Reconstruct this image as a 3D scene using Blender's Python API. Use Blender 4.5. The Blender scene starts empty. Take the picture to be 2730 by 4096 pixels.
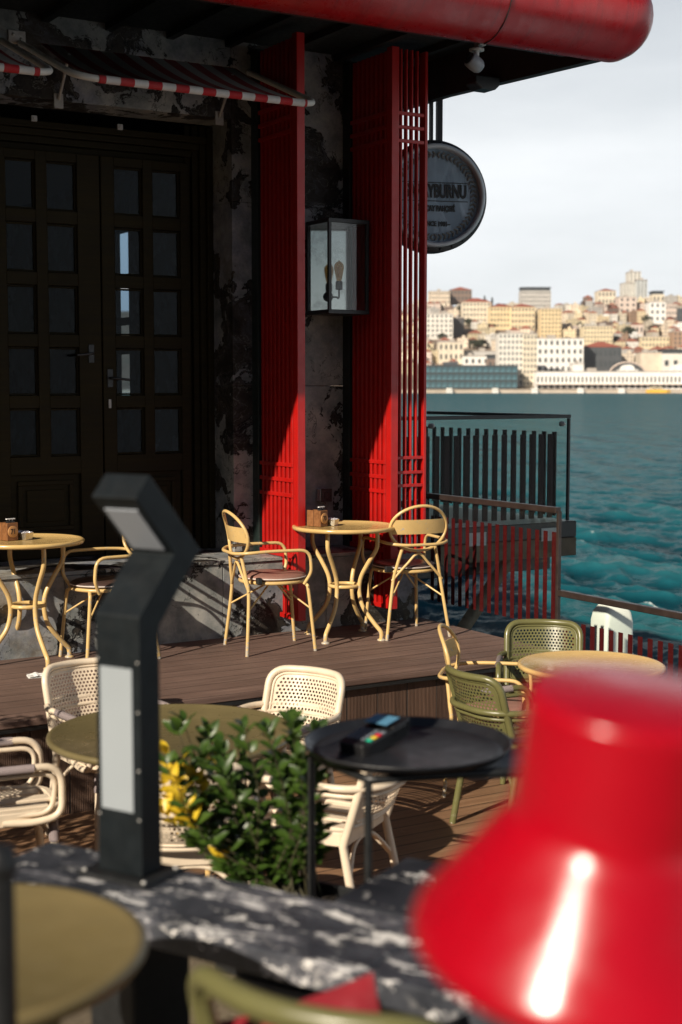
import bpy, math, random
from mathutils import Vector, Matrix, noise
R = math.radians
C = bpy.context.scene.collection
scene = bpy.context.scene
random.seed(7)
PI = math.pi

# ------------------------------------------------------------------ helpers
class MB:
    """collects shapes and links them as ONE mesh object"""
    def __init__(s): s.v=[]; s.f=[]; s.sm=[]
    def add(s, vs, fs, smooth=False, M=None):
        o=len(s.v)
        s.v += [tuple(M@Vector(p)) if M else tuple(p) for p in vs]
        for f in fs: s.f.append([i+o for i in f]); s.sm.append(smooth)
        return s
    def box(s,x0,x1,y0,y1,z0,z1,M=None):
        return s.add([(x0,y0,z0),(x1,y0,z0),(x1,y1,z0),(x0,y1,z0),(x0,y0,z1),(x1,y0,z1),(x1,y1,z1),(x0,y1,z1)],
              [(0,3,2,1),(4,5,6,7),(0,1,5,4),(1,2,6,5),(2,3,7,6),(3,0,4,7)],False,M)
    def tube(s,pts,r,seg=10,closed=False,M=None,flat=1.0):
        P=[Vector(p) for p in pts]; n=len(P)
        rr=r if isinstance(r,(list,tuple)) else [r]*n
        T=[]
        for i in range(n):
            if closed: t=P[(i+1)%n]-P[i-1]
            else: t=P[min(i+1,n-1)]-P[max(i-1,0)]
            T.append(t.normalized())
        up=Vector((0,0,1)) if abs(T[0].z)<.9 else Vector((1,0,0))
        nn=(up-T[0]*up.dot(T[0])).normalized(); N=[nn]
        for i in range(1,n):
            q=T[i-1].rotation_difference(T[i]); nn=q@nn
            nn=(nn-T[i]*nn.dot(T[i])).normalized(); N.append(nn)
        tw=0
        if closed:
            q=T[-1].rotation_difference(T[0]); e=q@N[-1]
            tw=math.atan2(T[0].dot(N[0].cross(e)),N[0].dot(e))
        vs=[];fs=[]
        for i in range(n):
            B=T[i].cross(N[i]); a0=-tw*i/n if closed else 0
            for k in range(seg):
                a=2*PI*k/seg+a0
                vs.append(P[i]+(N[i]*math.cos(a)+B*math.sin(a)*flat)*rr[i])
        for i in range(n if closed else n-1):
            j=(i+1)%n
            for k in range(seg):
                l=(k+1)%seg
                fs.append((i*seg+k,i*seg+l,j*seg+l,j*seg+k))
        s.add(vs,fs,True,M)
        if not closed:
            s.add(vs[:seg],[tuple(reversed(range(seg)))],False,M)
            s.add(vs[-seg:],[tuple(range(seg))],False,M)
        return s
    def lathe(s,prof,seg=40,M=None,smooth=True,cap=True):
        vs=[];fs=[];n=len(prof)
        for r,z in prof:
            for k in range(seg):
                a=2*PI*k/seg; vs.append((r*math.cos(a),r*math.sin(a),z))
        for i in range(n-1):
            for k in range(seg):
                l=(k+1)%seg; fs.append((i*seg+k,i*seg+l,(i+1)*seg+l,(i+1)*seg+k))
        s.add(vs,fs,smooth,M)
        if cap:
            if prof[0][0]>1e-4: s.add(vs[:seg],[tuple(reversed(range(seg)))],False,M)
            if prof[-1][0]>1e-4: s.add(vs[-seg:],[tuple(range(seg))],False,M)
        return s
    def prism(s,poly,h0,h1,M=None):
        """poly in XY extruded along Z"""
        n=len(poly)
        vs=[(x,y,h0) for x,y in poly]+[(x,y,h1) for x,y in poly]
        fs=[tuple(reversed(range(n))),tuple(range(n,2*n))]+[(i,(i+1)%n,n+(i+1)%n,n+i) for i in range(n)]
        return s.add(vs,fs,False,M)
    def build(s,name,mat,parent=None,M=None,bevel=0,seg=2):
        me=bpy.data.meshes.new(name); me.from_pydata(s.v,[],s.f); me.update()
        me.polygons.foreach_set('use_smooth',s.sm)
        o=bpy.data.objects.new(name,me); C.objects.link(o)
        if mat: me.materials.append(mat)
        if parent: o.parent=parent
        if M is not None: o.matrix_basis=M
        if bevel:
            b=o.modifiers.new('bevel','BEVEL'); b.width=bevel; b.segments=seg; b.limit_method='ANGLE'; b.angle_limit=R(40)
            b.harden_normals=False
        return o

def tag(o,label=None,cat=None,group=None,kind=None):
    if label: o['label']=label
    if cat: o['category']=cat
    if group: o['group']=group
    if kind: o['kind']=kind
    return o
def empty(name,M=None,loc=None,rz=0):
    o=bpy.data.objects.new(name,None); C.objects.link(o); o.empty_display_size=.1
    if M is not None: o.matrix_basis=M
    else: o.location=loc; o.rotation_euler=(0,0,rz)
    return o
def copy_tree(o,parent=None):
    c=o.copy(); C.objects.link(c)
    if parent: c.parent=parent
    for ch in list(o.children): copy_tree(ch,c)
    return c
def crv(pts,n=6,closed=False):
    """Catmull-Rom through the points"""
    P=[Vector(p) for p in pts]; out=[]; m=len(P)
    for i in range(m if closed else m-1):
        if closed: a,b,c,d=P[i-1],P[i],P[(i+1)%m],P[(i+2)%m]
        else: a,b,c,d=P[max(i-1,0)],P[i],P[i+1],P[min(i+2,m-1)]
        for k in range(n):
            t=k/n
            out.append(.5*((2*b)+(c-a)*t+(2*a-5*b+4*c-d)*t*t+(3*b-a-3*c+d)*t**3))
    if not closed: out.append(P[-1])
    return out
def fillet(pts,r,n=6,closed=False):
    P=[Vector(p) for p in pts]; out=[]; m=len(P)
    for i in range(m):
        if not closed and i in (0,m-1): out.append(P[i]); continue
        p=P[i]; rr=r[i] if isinstance(r,(list,tuple)) else r
        a=(P[i-1]-p); b=(P[(i+1)%m]-p)
        d=min(rr,a.length*.49,b.length*.49)
        A=p+a.normalized()*d; B=p+b.normalized()*d
        for k in range(n+1):
            t=k/n; out.append(A*(1-t)**2+p*2*t*(1-t)+B*t*t)
    return out
def T(x,y,z): return Matrix.Translation((x,y,z))
def RZ(a): return Matrix.Rotation(a,4,'Z')
def RX(a): return Matrix.Rotation(a,4,'X')
def RY(a): return Matrix.Rotation(a,4,'Y')

# ------------------------------------------------------------------ materials
class NT:
    def __init__(s,name):
        s.m=bpy.data.materials.new(name); s.m.use_nodes=True
        s.t=s.m.node_tree; s.n=s.t.nodes; s.l=s.t.links
        s.b=s.n['Principled BSDF']; s.out=s.n['Material Output']
        s._c=None
    def new(s,t,**k):
        x=s.n.new(t)
        for a,b in k.items():
            if a.startswith('i_'):
                key=a[2:].replace('_',' ')
                x.inputs[int(key) if key.isdigit() else key].default_value=b
            else: setattr(x,a,b)
        return x
    def link(s,a,b): s.l.new(a,b)
    def co(s):
        if s._c is None: s._c=s.new('ShaderNodeTexCoord').outputs['Object']
        return s._c
    def map(s,sc=(1,1,1),rot=(0,0,0),src=None):
        x=s.new('ShaderNodeMapping'); x.inputs['Scale'].default_value=sc; x.inputs['Rotation'].default_value=rot
        s.link(src or s.co(),x.inputs['Vector']); return x.outputs[0]
    def noise(s,scale,detail=4,rough=.55,src=None,dist=0):
        x=s.new('ShaderNodeTexNoise'); x.inputs['Scale'].default_value=scale; x.inputs['Detail'].default_value=detail
        x.inputs['Roughness'].default_value=rough; x.inputs['Distortion'].default_value=dist
        s.link(src or s.co(),x.inputs['Vector']); return x.outputs['Fac']
    def ramp(s,fac,stops,interp='LINEAR'):
        x=s.new('ShaderNodeValToRGB'); x.color_ramp.interpolation=interp
        e=x.color_ramp.elements
        while len(e)<len(stops): e.new(.5)
        for i,(p,c) in enumerate(stops):
            e[i].position=p; e[i].color=tuple(c)+(1,) if not isinstance(c,(int,float)) else (c,c,c,1)
        s.link(fac,x.inputs[0]); return x.outputs[0]
    def math(s,op,a,b=None,c=None):
        x=s.new('ShaderNodeMath',operation=op)
        for i,v in enumerate((a,b,c)):
            if v is None: continue
            if isinstance(v,(int,float)): x.inputs[i].default_value=v
            else: s.link(v,x.inputs[i])
        return x.outputs[0]
    def mix(s,fac,a,b,blend='MIX'):
        x=s.new('ShaderNodeMix',data_type='RGBA',blend_type=blend)
        for i,v in ((0,fac),(6,a),(7,b)):
            if isinstance(v,(int,float)): x.inputs[i].default_value=v
            elif isinstance(v,tuple): x.inputs[i].default_value=v+(1,)
            else: s.link(v,x.inputs[i])
        return x.outputs[2]
    def sep(s,src=None):
        x=s.new('ShaderNodeSeparateXYZ'); s.link(src or s.co(),x.inputs[0]); return x.outputs
    def bump(s,h,strength=.3,dist=.01,nrm=None):
        x=s.new('ShaderNodeBump'); x.inputs['Strength'].default_value=strength; x.inputs['Distance'].default_value=dist
        s.link(h,x.inputs['Height'])
        if nrm: s.link(nrm,x.inputs['Normal'])
        return x.outputs[0]
    def set(s,col=None,rough=None,metal=None,nrm=None,spec=None,coat=None):
        for k,v in (('Base Color',col),('Roughness',rough),('Metallic',metal),('Normal',nrm),('Specular IOR Level',spec),('Coat Weight',coat)):
            if v is None: continue
            if isinstance(v,(int,float)): s.b.inputs[k].default_value=v
            elif isinstance(v,tuple): s.b.inputs[k].default_value=v+(1,)
            else: s.link(v,s.b.inputs[k])
        return s.m
def sc_(c,k): return tuple(min(1,x*k) for x in c)
def simple(name,col,rough=.45,metal=0,var=.15,scale=14,bump=.0,bscale=90,spec=.5,coat=0):
    t=NT(name)
    n=t.noise(scale,5,.6); c=t.ramp(n,[(.3,sc_(col,1-var)),(.7,sc_(col,1+var))])
    r=t.ramp(t.noise(scale*2.3,3),[(.3,max(0,rough-.08)),(.7,min(1,rough+.1))])
    nr=t.bump(t.noise(bscale,4),bump,.004) if bump else None
    return t.set(c,r,metal,nr,spec,coat)
def painted(name,col,wear=(.33,.33,.32),amt=.62,rough=.32,low=True,var=.1):
    """enamel paint, chipped to metal here and there, most near the feet"""
    t=NT(name)
    n=t.noise(9,6,.6); c=t.ramp(n,[(.3,sc_(col,1-var)),(.7,sc_(col,1+var*.6))])
    ch=t.noise(38,5,.65)
    if low:
        z=t.sep()[2]
        k=t.math('MULTIPLY',t.math('SUBTRACT',.13,z),1.2)
        k=t.math('MAXIMUM',k,0.0); ch=t.math('ADD',ch,k)
    m=t.ramp(ch,[(amt,0.0),(amt+.03,1.0)])
    c=t.mix(m,c,wear)
    dirt=t.ramp(t.noise(5,4),[(.45,0.0),(.8,.35)])
    c=t.mix(dirt,c,sc_(col,.6))
    r=t.ramp(t.noise(20,3),[(.3,rough-.06),(.7,rough+.12)])
    return t.set(c,r,0,t.bump(t.noise(60,3),.06,.003))
def wood_deck(name,cols,board=.145,gap=.028,rough=.6,grain=1.0,spec=.4):
    t=NT(name); s=t.sep()
    by=t.math('DIVIDE',s[1],board); fl=t.math('FLOOR',by); fr=t.math('FRACT',by)
    w=t.new('ShaderNodeTexWhiteNoise',noise_dimensions='1D'); t.link(fl,w.inputs['W'])
    cmb=t.new('ShaderNodeCombineXYZ')
    t.link(t.math('ADD',s[0],t.math('MULTIPLY',w.outputs[0],9.0)),cmb.inputs[0]); t.link(s[1],cmb.inputs[1]); t.link(s[2],cmb.inputs[2])
    v=t.map((1.3,46,46),src=cmb.outputs[0]); g=t.noise(1.0,7,.7,src=v)
    c=t.ramp(g,[(.28,cols[0]),(.52,cols[1]),(.75,cols[2])])
    hv=t.math('MULTIPLY_ADD',w.outputs[0],.22,.88)
    hs=t.new('ShaderNodeHueSaturation'); t.link(hv,hs.inputs['Value']); t.link(c,hs.inputs['Color'])
    wear=t.ramp(t.noise(1.1,6,.65),[(.35,.78),(.65,1.12)])
    c=t.mix(1.0,hs.outputs[0],wear,'MULTIPLY')
    spots=t.ramp(t.noise(7,7,.75),[(.64,0.0),(.72,.5)])
    c=t.mix(spots,c,sc_(cols[2],1.45))
    e=t.math('MINIMUM',fr,t.math('SUBTRACT',1.0,fr))
    gm=t.ramp(e,[(gap*.5,1.0),(gap,0.0)])
    c=t.mix(gm,c,(.006,.005,.004))
    hgt=t.math('SUBTRACT',t.math('MULTIPLY',g,.25*grain),gm)
    r=t.ramp(g,[(.3,rough-.08),(.7,rough+.12)])
    return t.set(c,r,0,t.bump(hgt,.6,.006),spec)
def glass(name,tint=(.86,.93,.91),ior=1.45,dirt=.04,grough=.0):
    t=NT(name); t.n.remove(t.b)
    tr=t.new('ShaderNodeBsdfTransparent'); tr.inputs[0].default_value=tint+(1,)
    gl=t.new('ShaderNodeBsdfGlossy'); gl.inputs['Roughness'].default_value=grough
    lw=t.new('ShaderNodeLayerWeight'); lw.inputs[0].default_value=.5
    fr=t.math('MULTIPLY_ADD',t.math('POWER',lw.outputs['Facing'],5.0),.35,((ior-1)/(ior+1))**2)
    m=t.new('ShaderNodeMixShader'); t.link(fr,m.inputs[0]); t.link(tr.outputs[0],m.inputs[1]); t.link(gl.outputs[0],m.inputs[2])
    df=t.new('ShaderNodeBsdfDiffuse'); df.inputs[0].default_value=(.5,.52,.5,1)
    d=t.ramp(t.noise(1.0,7,.7,src=t.map((5,5,14))),[(.45,.002),(.85,dirt)])
    m2=t.new('ShaderNodeMixShader'); t.link(d,m2.inputs[0]); t.link(m.outputs[0],m2.inputs[1]); t.link(df.outputs[0],m2.inputs[2])
    t.link(m2.outputs[0],t.out.inputs[0]); return t.m

def stone(name):
    t=NT(name)
    w=t.noise(2.2,5,.6)
    wc=t.new('ShaderNodeVectorMath',operation='MULTIPLY_ADD')
    nc=t.new('ShaderNodeTexNoise'); nc.inputs['Scale'].default_value=2.6; nc.inputs['Detail'].default_value=6; t.link(t.co(),nc.inputs['Vector'])
    t.link(nc.outputs['Color'],wc.inputs[0]); wc.inputs[1].default_value=(.55,.55,.55); t.link(t.co(),wc.inputs[2])
    W=wc.outputs[0]
    base=t.ramp(t.noise(4.5,8,.68),[(.25,(.07,.085,.09)),(.45,(.21,.225,.22)),(.60,(.36,.36,.335)),(.8,(.50,.48,.44))])
    blue=t.ramp(t.noise(1.7,4,.6,src=W),[(.45,0.0),(.62,.7)])
    base=t.mix(blue,base,t.ramp(t.noise(9,7,.7),[(.3,(.06,.075,.11)),(.7,(.32,.33,.40))]))
    p=t.noise(2.1,9,.62,src=W)
    patch=t.ramp(p,[(.515,0.0),(.535,1.0)])
    inner=t.ramp(t.noise(6,9,.75,src=W),[(.3,(.008,.008,.009)),(.5,(.040,.034,.028)),(.64,(.085,.083,.095)),(.78,(.17,.16,.17))])
    c=t.mix(patch,base,inner)
    edge=t.ramp(t.math('ABSOLUTE',t.math('SUBTRACT',p,.525)),[(.004,1.0),(.016,0.0)])
    c=t.mix(edge,c,(.006,.006,.006))
    p2=t.noise(3.3,8,.6,src=W)
    e2=t.ramp(t.math('ABSOLUTE',t.math('SUBTRACT',p2,.42)),[(.002,.85),(.007,0.0)])
    c=t.mix(e2,c,(.010,.010,.010))
    oc=t.ramp(t.noise(1.4,6,.7),[(.57,0.0),(.70,.65)])
    c=t.mix(oc,c,(.13,.085,.035))
    vn=t.noise(5.5,6,.6,src=W)
    vein=t.ramp(t.math('ABSOLUTE',t.math('SUBTRACT',vn,.5)),[(.002,.5),(.008,0.0)])
    c=t.mix(vein,c,(.30,.30,.27))
    r=t.ramp(t.noise(12,4),[(.3,.38),(.7,.62)])
    return t.set(c,r,0,t.bump(p,.25,.02),.22)
def marble(name,plain=False):
    t=NT(name)
    def warp(sc,amt,mp):
        wc=t.new('ShaderNodeVectorMath',operation='MULTIPLY_ADD')
        nc=t.new('ShaderNodeTexNoise'); nc.inputs['Scale'].default_value=sc; nc.inputs['Detail'].default_value=7; nc.inputs['Roughness'].default_value=.65; t.link(t.co(),nc.inputs['Vector'])
        t.link(nc.outputs['Color'],wc.inputs[0]); wc.inputs[1].default_value=(amt,)*3; t.link(mp,wc.inputs[2]); return wc.outputs[0]
    W=warp(5,.35,t.map((1.0,2.3,1.4),(0,0,R(14)))); W2=warp(9,.16,t.map((1.0,3.2,1.2),(0,0,R(-8))))
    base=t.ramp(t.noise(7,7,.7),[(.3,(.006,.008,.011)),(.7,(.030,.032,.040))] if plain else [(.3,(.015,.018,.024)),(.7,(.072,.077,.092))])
    c=base
    if not plain:
        cloud=t.ramp(t.noise(5.0,9,.74,src=W2),[(.50,0.0),(.60,.8)])
        c=t.mix(cloud,c,(.16,.16,.18))
        bl=t.ramp(t.noise(3.2,8,.68,src=W),[(.585,0.0),(.62,.95)]); c=t.mix(bl,c,(.78,.76,.73))
        fl=t.ramp(t.noise(10,8,.68,src=W2),[(.58,0.0),(.62,.9)]); c=t.mix(fl,c,(.70,.69,.68))
    v=t.noise(3.4 if plain else 3.0,6,.55,src=W)
    ve=t.ramp(t.math('ABSOLUTE',t.math('SUBTRACT',v,.48)),[(.005,1.0),(.016,0.0)])
    mask=t.ramp(t.noise(2.6,4,.6),[(.44,0.0),(.54,1.0)])
    c=t.mix(t.math('MULTIPLY',ve,mask),c,(.80,.78,.75))
    return t.set(c,.5 if plain else .26,0,t.bump(t.noise(200,3),.03,.002),.2 if plain else .5)
# ------------------------------------------------------------------ palette
RED=painted('red lacquer',(.42,.008,.006),(.25,.02,.015),.74,.36,False,.12)
def roof_red():
    t=NT('red roof enamel'); col=(.42,.006,.009)
    c=t.ramp(t.noise(3,6,.65),[(.3,sc_(col,.8)),(.7,sc_(col,1.08))])
    st=t.ramp(t.noise(1,6,.7,src=t.map((14,1.2,1.6))),[(.52,0.0),(.66,.55)])       # rain streaks running down
    c=t.mix(st,c,(.16,.006,.008))
    sp=t.ramp(t.noise(26,6,.75),[(.66,0.0),(.70,.7)]); c=t.mix(sp,c,(.20,.03,.028))
    du=t.ramp(t.noise(2.2,5,.7),[(.5,0.0),(.75,.25)]); c=t.mix(du,c,(.33,.10,.09))
    r=t.ramp(t.noise(9,5,.7),[(.3,.18),(.7,.42)])
    return t.set(c,r,0,t.bump(t.noise(4,3),.05,.02))
RED2=roof_red()
YEL=painted('ochre enamel',(.66,.455,.185),(.42,.39,.34),.625,.30)
YTOP=painted('ochre table enamel',(.62,.42,.165),(.40,.36,.3),.78,.20,False)
OTOP=painted('shade darkened olive tan enamel',(.155,.125,.058),(.3,.28,.2),.78,.30,False); OTOP2=painted('shade darkened olive enamel',(.165,.128,.055),(.2,.19,.14),.80,.38,False)  # both tabletop colours darkened to stand in for shade lying on them
CRM=painted('cream enamel',(.74,.62,.47),(.45,.40,.34),.69,.36)
OLV=painted('olive enamel',(.135,.13,.05),(.33,.31,.24),.70,.30)
CHA=painted('charcoal enamel',(.010,.011,.012),(.05,.05,.05),.75,.45)
CUSH=simple('rosewood leather',(.26,.135,.105),.45,var=.18,scale=7,bump=.2,bscale=160)
CUSHD=simple('dark brown leather',(.060,.036,.030),.38,var=.18,scale=7,bump=.2,bscale=160)
PIPE=simple('pale piping',(.62,.55,.5),.5)
CORD=NT('grey cord wrap')
_s=CORD.sep(); _w=CORD.math('FRACT',CORD.math('MULTIPLY',_s[1],150.0))
_c=CORD.ramp(_w,[(.0,(.10,.075,.075)),(.35,(.30,.25,.25)),(.7,(.30,.25,.25)),(1,(.10,.075,.075))])
CORD=CORD.set(_c,.8,0,CORD.bump(_w,.4,.004))
BLACKM=simple('black powder coat',(.012,.013,.014),.42,var=.25,scale=30,bump=.15,bscale=250)
BLGRN=simple('dark green steel',(.012,.020,.018),.4,var=.2)
DGREY=simple('blackened steel lamp',(.006,.009,.011),.48,spec=.28,var=.3,scale=11,bump=.1,bscale=180)
DIFF=simple('opal diffuser',(.31,.345,.37),.35,var=.04,scale=3)
DIFFD=simple('opal diffuser grey',(.34,.37,.42),.35,var=.06,scale=3)
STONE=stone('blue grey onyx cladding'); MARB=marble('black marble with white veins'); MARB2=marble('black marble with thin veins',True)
WHITE=painted('white awning paint',(.68,.67,.63),(.32,.15,.06),.67,.4,False)
WHITEM=simple('white painted concrete',(.78,.76,.70),.6,var=.06,scale=5,bump=.2,bscale=30)
DECK=wood_deck('brown composite decking',[(.085,.050,.040),(.155,.098,.078),(.24,.165,.135)],.142,.022)
DECK2=wood_deck('warm plank decking',[(.15,.078,.040),(.25,.140,.075),(.34,.205,.120)],.118,.035)
DOORW=wood_deck('dark stained door timber',[(.013,.009,.0035),(.022,.0165,.006),(.034,.026,.0095)],9,.0001,.62,.5,.12)
DARK=simple('dark interior',(.012,.012,.012),.8)
SOFF=simple('dark soffit boards',(.006,.009,.008),.6)
GLASS=glass('railing glass',(.93,.965,.955),1.14,.009)
PANE=glass('door pane',(.44,.54,.62),1.22,.0015)
LGLASS=glass('lantern glass',(.86,.88,.88),1.5,.03,.03)
BRONZE=simple('bronze handrail',(.045,.032,.028),.38,.4,var=.35,scale=10)
STRIPE=simple('dark red film stripe',(.062,.003,.004),.4,spec=.15,var=.06)
SLATD=simple('dark oxblood slat',(.016,.003,.004),.5,var=.2,spec=.1)
BEAMW=simple('weathered beam timber',(.10,.075,.045),.7,var=.3,scale=6)
STEELW=simple('galvanised plate',(.42,.41,.39),.5,.2,var=.2)
CONC=simple('grey concrete',(.20,.19,.175),.8,var=.25,scale=3,bump=.3,bscale=40)
def fascia_mat():
    t=NT('ribbed composite cladding'); s=t.sep()
    p=t.math('DIVIDE',s[0],.205); fr=t.math('FRACT',p); e=t.math('MINIMUM',fr,t.math('SUBTRACT',1.0,fr))
    rib=t.math('SINE',t.math('MULTIPLY',s[0],2*PI/.0095))
    w=t.new('ShaderNodeTexWhiteNoise',noise_dimensions='1D'); t.link(t.math('FLOOR',p),w.inputs['W'])
    c=t.ramp(t.noise(1,5,.6,src=t.map((40,40,2))),[(.3,(.060,.032,.020)),(.7,(.12,.068,.045))])
    hs=t.new('ShaderNodeHueSaturation'); t.link(t.math('MULTIPLY_ADD',w.outputs[0],.3,.85),hs.inputs['Value']); t.link(c,hs.inputs['Color'])
    g=t.ramp(e,[(.008,1.0),(.02,0.0)])
    c=t.mix(g,hs.outputs[0],(.006,.005,.004))
    h=t.math('SUBTRACT',t.math('MULTIPLY',rib,.5),t.math('MULTIPLY',g,2.0))
    return t.set(c,.6,0,t.bump(h,.7,.003))
FASC=fascia_mat()
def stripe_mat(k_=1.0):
    t=NT('red and white awning canvas' if k_==1 else 'shade darkened awning canvas'); s=t.sep()
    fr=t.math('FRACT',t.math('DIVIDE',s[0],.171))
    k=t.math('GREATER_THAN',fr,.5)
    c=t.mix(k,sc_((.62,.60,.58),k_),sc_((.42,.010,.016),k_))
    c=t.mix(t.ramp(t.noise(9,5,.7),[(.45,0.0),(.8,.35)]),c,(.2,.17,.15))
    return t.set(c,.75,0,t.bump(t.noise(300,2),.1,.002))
CANVAS=stripe_mat(); CANVASD=stripe_mat(.42)  # darker copy carries the shade of the canopy underside in its colour
def paving():
    t=NT('brown aggregate paving')
    c=t.ramp(t.noise(90,4,.7),[(.3,(.09,.070,.045)),(.55,(.17,.135,.09)),(.8,(.25,.205,.15))])
    c=t.mix(1.0,c,t.ramp(t.noise(2,4),[(.3,.8),(.7,1.1)]),'MULTIPLY')
    return t.set(c,.75,0,t.bump(t.noise(120,3),.4,.004))
PAVE=paving()

# ------------------------------------------------------------------ frame of the cafe: x along the wall, y into the wall, z up
WA=R(31)
BLD=T(-.412,9.443,0)@RZ(WA)
def bw(a,b,z): return BLD@Vector((a,-b,z))

# decks and ground (the setting)
m=MB(); m.box(-9,1.16,-1.58,.6,-.035,0); tag(m.build('upper_deck',DECK,None,BLD,.004),kind='structure')
m=MB(); m.box(-9,1.13,-1.545,-1.50,-.52,-.06); m.box(1.09,1.125,-1.50,.3,-.52,-.06)
tag(m.build('deck_riser',FASC,None,BLD),kind='structure')
m=MB(); m.box(-9,1.15,-1.575,-1.52,-.06,-.037); tag(m.build('deck_edge_trim',BLACKM,None,BLD),kind='structure')
m=MB(); m.box(-9,1.16,-7,-1.40,-.56,-.52); tag(m.build('lower_deck',DECK2,None,BLD@T(0,0,0),.003),kind='structure')
u_=Vector((.857,-.515)); 
def up2(s,t): return (u_.x*s+.515*t, 4.06+u_.y*s+.857*t)
P2=Vector(up2(7.63,0)); nv=Vector((math.sin(WA),-math.cos(WA))); dv=Vector((math.cos(WA),math.sin(WA)))
m=MB(); m.prism([tuple(p) for p in (Vector(up2(-30,-3)),P2+nv*60-dv*100,P2+nv*60,Vector(up2(7.9,-3)))],-.7,-.002); tag(m.build('promenade',simple('dark stone promenade',(.075,.070,.065),.8,scale=2,bump=.2),None,None),kind='structure')
m=MB(); m.prism([up2(-30,0),up2(-30,-2.998),up2(7.8,-2.998),tuple(P2)],-.7,0); tag(m.build('terrace_paving',PAVE,None,None,.01),kind='structure')
m=MB(); m.box(-60,1.06,-66,8,-3.2,-.72); tag(m.build('quay_wall',CONC,None,BLD),kind='structure')
m=MB(); m.box(1.06,3.2,-7,1.1,-3.2,-1.12); tag(m.build('quay_step',CONC,None,BLD,.02),kind='structure')

# ------------------------------------------------------------------ the cafe building
cafe=empty('cafe_building',BLD)
tag(cafe,'dark cafe building clad in blotched grey stone under a red rounded roof','building')
m=MB()
g=.0025
for a0,a1 in ((-.155,.30),(.30+g,.782)):
    for z0,z1 in ((.515,1.648),(1.648+g,2.879),(2.879+g,4.1)): m.box(a0,a1,.36,.64,z0,z1)
m.box(.60,.782,.645,3.98,.515,4.1); m.box(.60,.782,4.85,9,.515,4.1); m.box(.60,.782,3.98,4.85,3.10,4.1); m.box(.60,.782,3.98,4.85,.515,1.5)   # side wall with a tall opening
m.box(-8,-.155-g,.36,.66,3.42,4.1); m.box(-8,-2.62,.36,.66,.515,3.42-g)
m.box(-.155,-.1,.643,.75,.515,4.1)
m.build('stone_wall',STONE,cafe,None,.003,1)
m=MB()
for a0,a1 in ((-8,-2.6),(-2.6+g,-1.5),(-1.5+g,-.42),(-.42+g,.36),(.36+g,1.117)): m.box(a0,a1,0,.355,-.3,.485)
m.build('plinth',STONE,cafe,None,.004,1)
m=MB()
for a0,a1 in ((-8,-2.0),(-2.0+g,-.7),(-.7+g,.2),(.2+g,1.125)): m.box(a0,a1,-.012,.9,.4875,.512)
m.build('sill',STONE,cafe,None,.003,1)
# stepped timber frame round the doors
m=MB()
for k,(da,db) in enumerate(((.0,.0),(.045,.028),(.09,.055),(.135,.08))):
    y=.66-.0+k*.0-db*1.0+.06
    m.box(-.335+da*1.0,-.335+da+.043,y,.80,.515,3.42-.003*k)
    m.box(-2.5,-.335+da-.002,y+.002,.80,3.16+da,3.16+da+.043)
m.box(-2.6,-2.4,.64,.8,.515,3.4)
m.build('door_frame',DOORW,cafe,None,.006,2)
cols=[0]
def door(a0,a1,panes,handle_a,hz,sgn):
    dm=MB(); f0,f1=.64,.69          # front and back of the leaf
    zt,zb=3.15,.52
    zr=[3.09-.3975*k for k in range(5)]
    p0,p1,p2,p3=panes
    dm.box(a0,p0,f0,f1,zb,zt); dm.box(p1,p2,f0,f1,1.15,zt); dm.box(p3,a1,f0,f1,zb,zt)
    for q0,q1 in ((p0,p1),(p2,p3)):
        dm.box(q0,q1,f0+.001,f1,3.092,zt)
        for k in range(4): dm.box(q0,q1,f0+.001,f1,zr[k+1]+.003,zr[k]-.312)
    dm.box(p0,p3,f0+.001,f1,1.07,zr[4]-.312); dm.box(p0,p3,f0+.001,f1,zb,.66)
    # glazing beads
    for q0,q1 in ((p0,p1),(p2,p3)):
        for z in zr:
            dm.box(q0,q0+.012,f0+.02,f1,z-.31,z); dm.box(q1-.012,q1,f0+.02,f1,z-.31,z)
            dm.box(q0+.012,q1-.012,f0+.021,f1,z-.012,z); dm.box(q0+.012,q1-.012,f0+.021,f1,z-.31,z-.298)
    d=dm.build('door',DOORW,cafe,None,.003,1)
    pm=MB()
    for q0,q1 in ((p0,p1),(p2,p3)):
        for z in zr: pm.box(q0+.012,q1-.012,f0+.034,f0+.039,z-.298,z-.012)
    pm.build('pane',PANE,d)
    lm=MB(); lm.box(p0,p3,f0+.026,f1-.01,.66,1.07)
    x0,x1=p0+.05,p3-.05
    lm.box(x0,x1,f0+.008,f0+.026,1.0,1.03); lm.box(x0,x1,f0+.008,f0+.026,.70,.73); lm.box(x0,x0+.03,f0+.008,f0+.026,.73,1.0); lm.box(x1-.03,x1,f0+.008,f0+.026,.73,1.0)
    lm.box(x0+.06,x1-.06,f0+.014,f0+.026,.76,.97)
    lm.build('lower_panel',DOORW,d,None,.004,1)
    hm=MB(); hm.box(handle_a-.02,handle_a+.02,f0-.008,f0-.001,hz-.06,hz+.06)
    hm.tube(fillet([(handle_a,f0-.005,hz),(handle_a,f0-.055,hz),(handle_a+sgn*.12,f0-.06,hz-.012)],.02,4),.009,8)
    hm.build('handle',BLACKM,d,None,.002,1)
door(-1.70,-.985,(-1.62,-1.42,-1.347,-1.141),-1.06,1.86,-1)
door(-.975,-.34,(-.885,-.68,-.61,-.405),-.93,1.70,1)
door(-2.40,-1.715,(-2.32,-2.12,-2.047,-1.841),-2.36,1.86,1)
lk=MB(); lk.box(-.945,-.925,.63,.639,1.50,1.56); lk.build('lock_plate',STEELW,cafe,None,.003,1)
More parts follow.
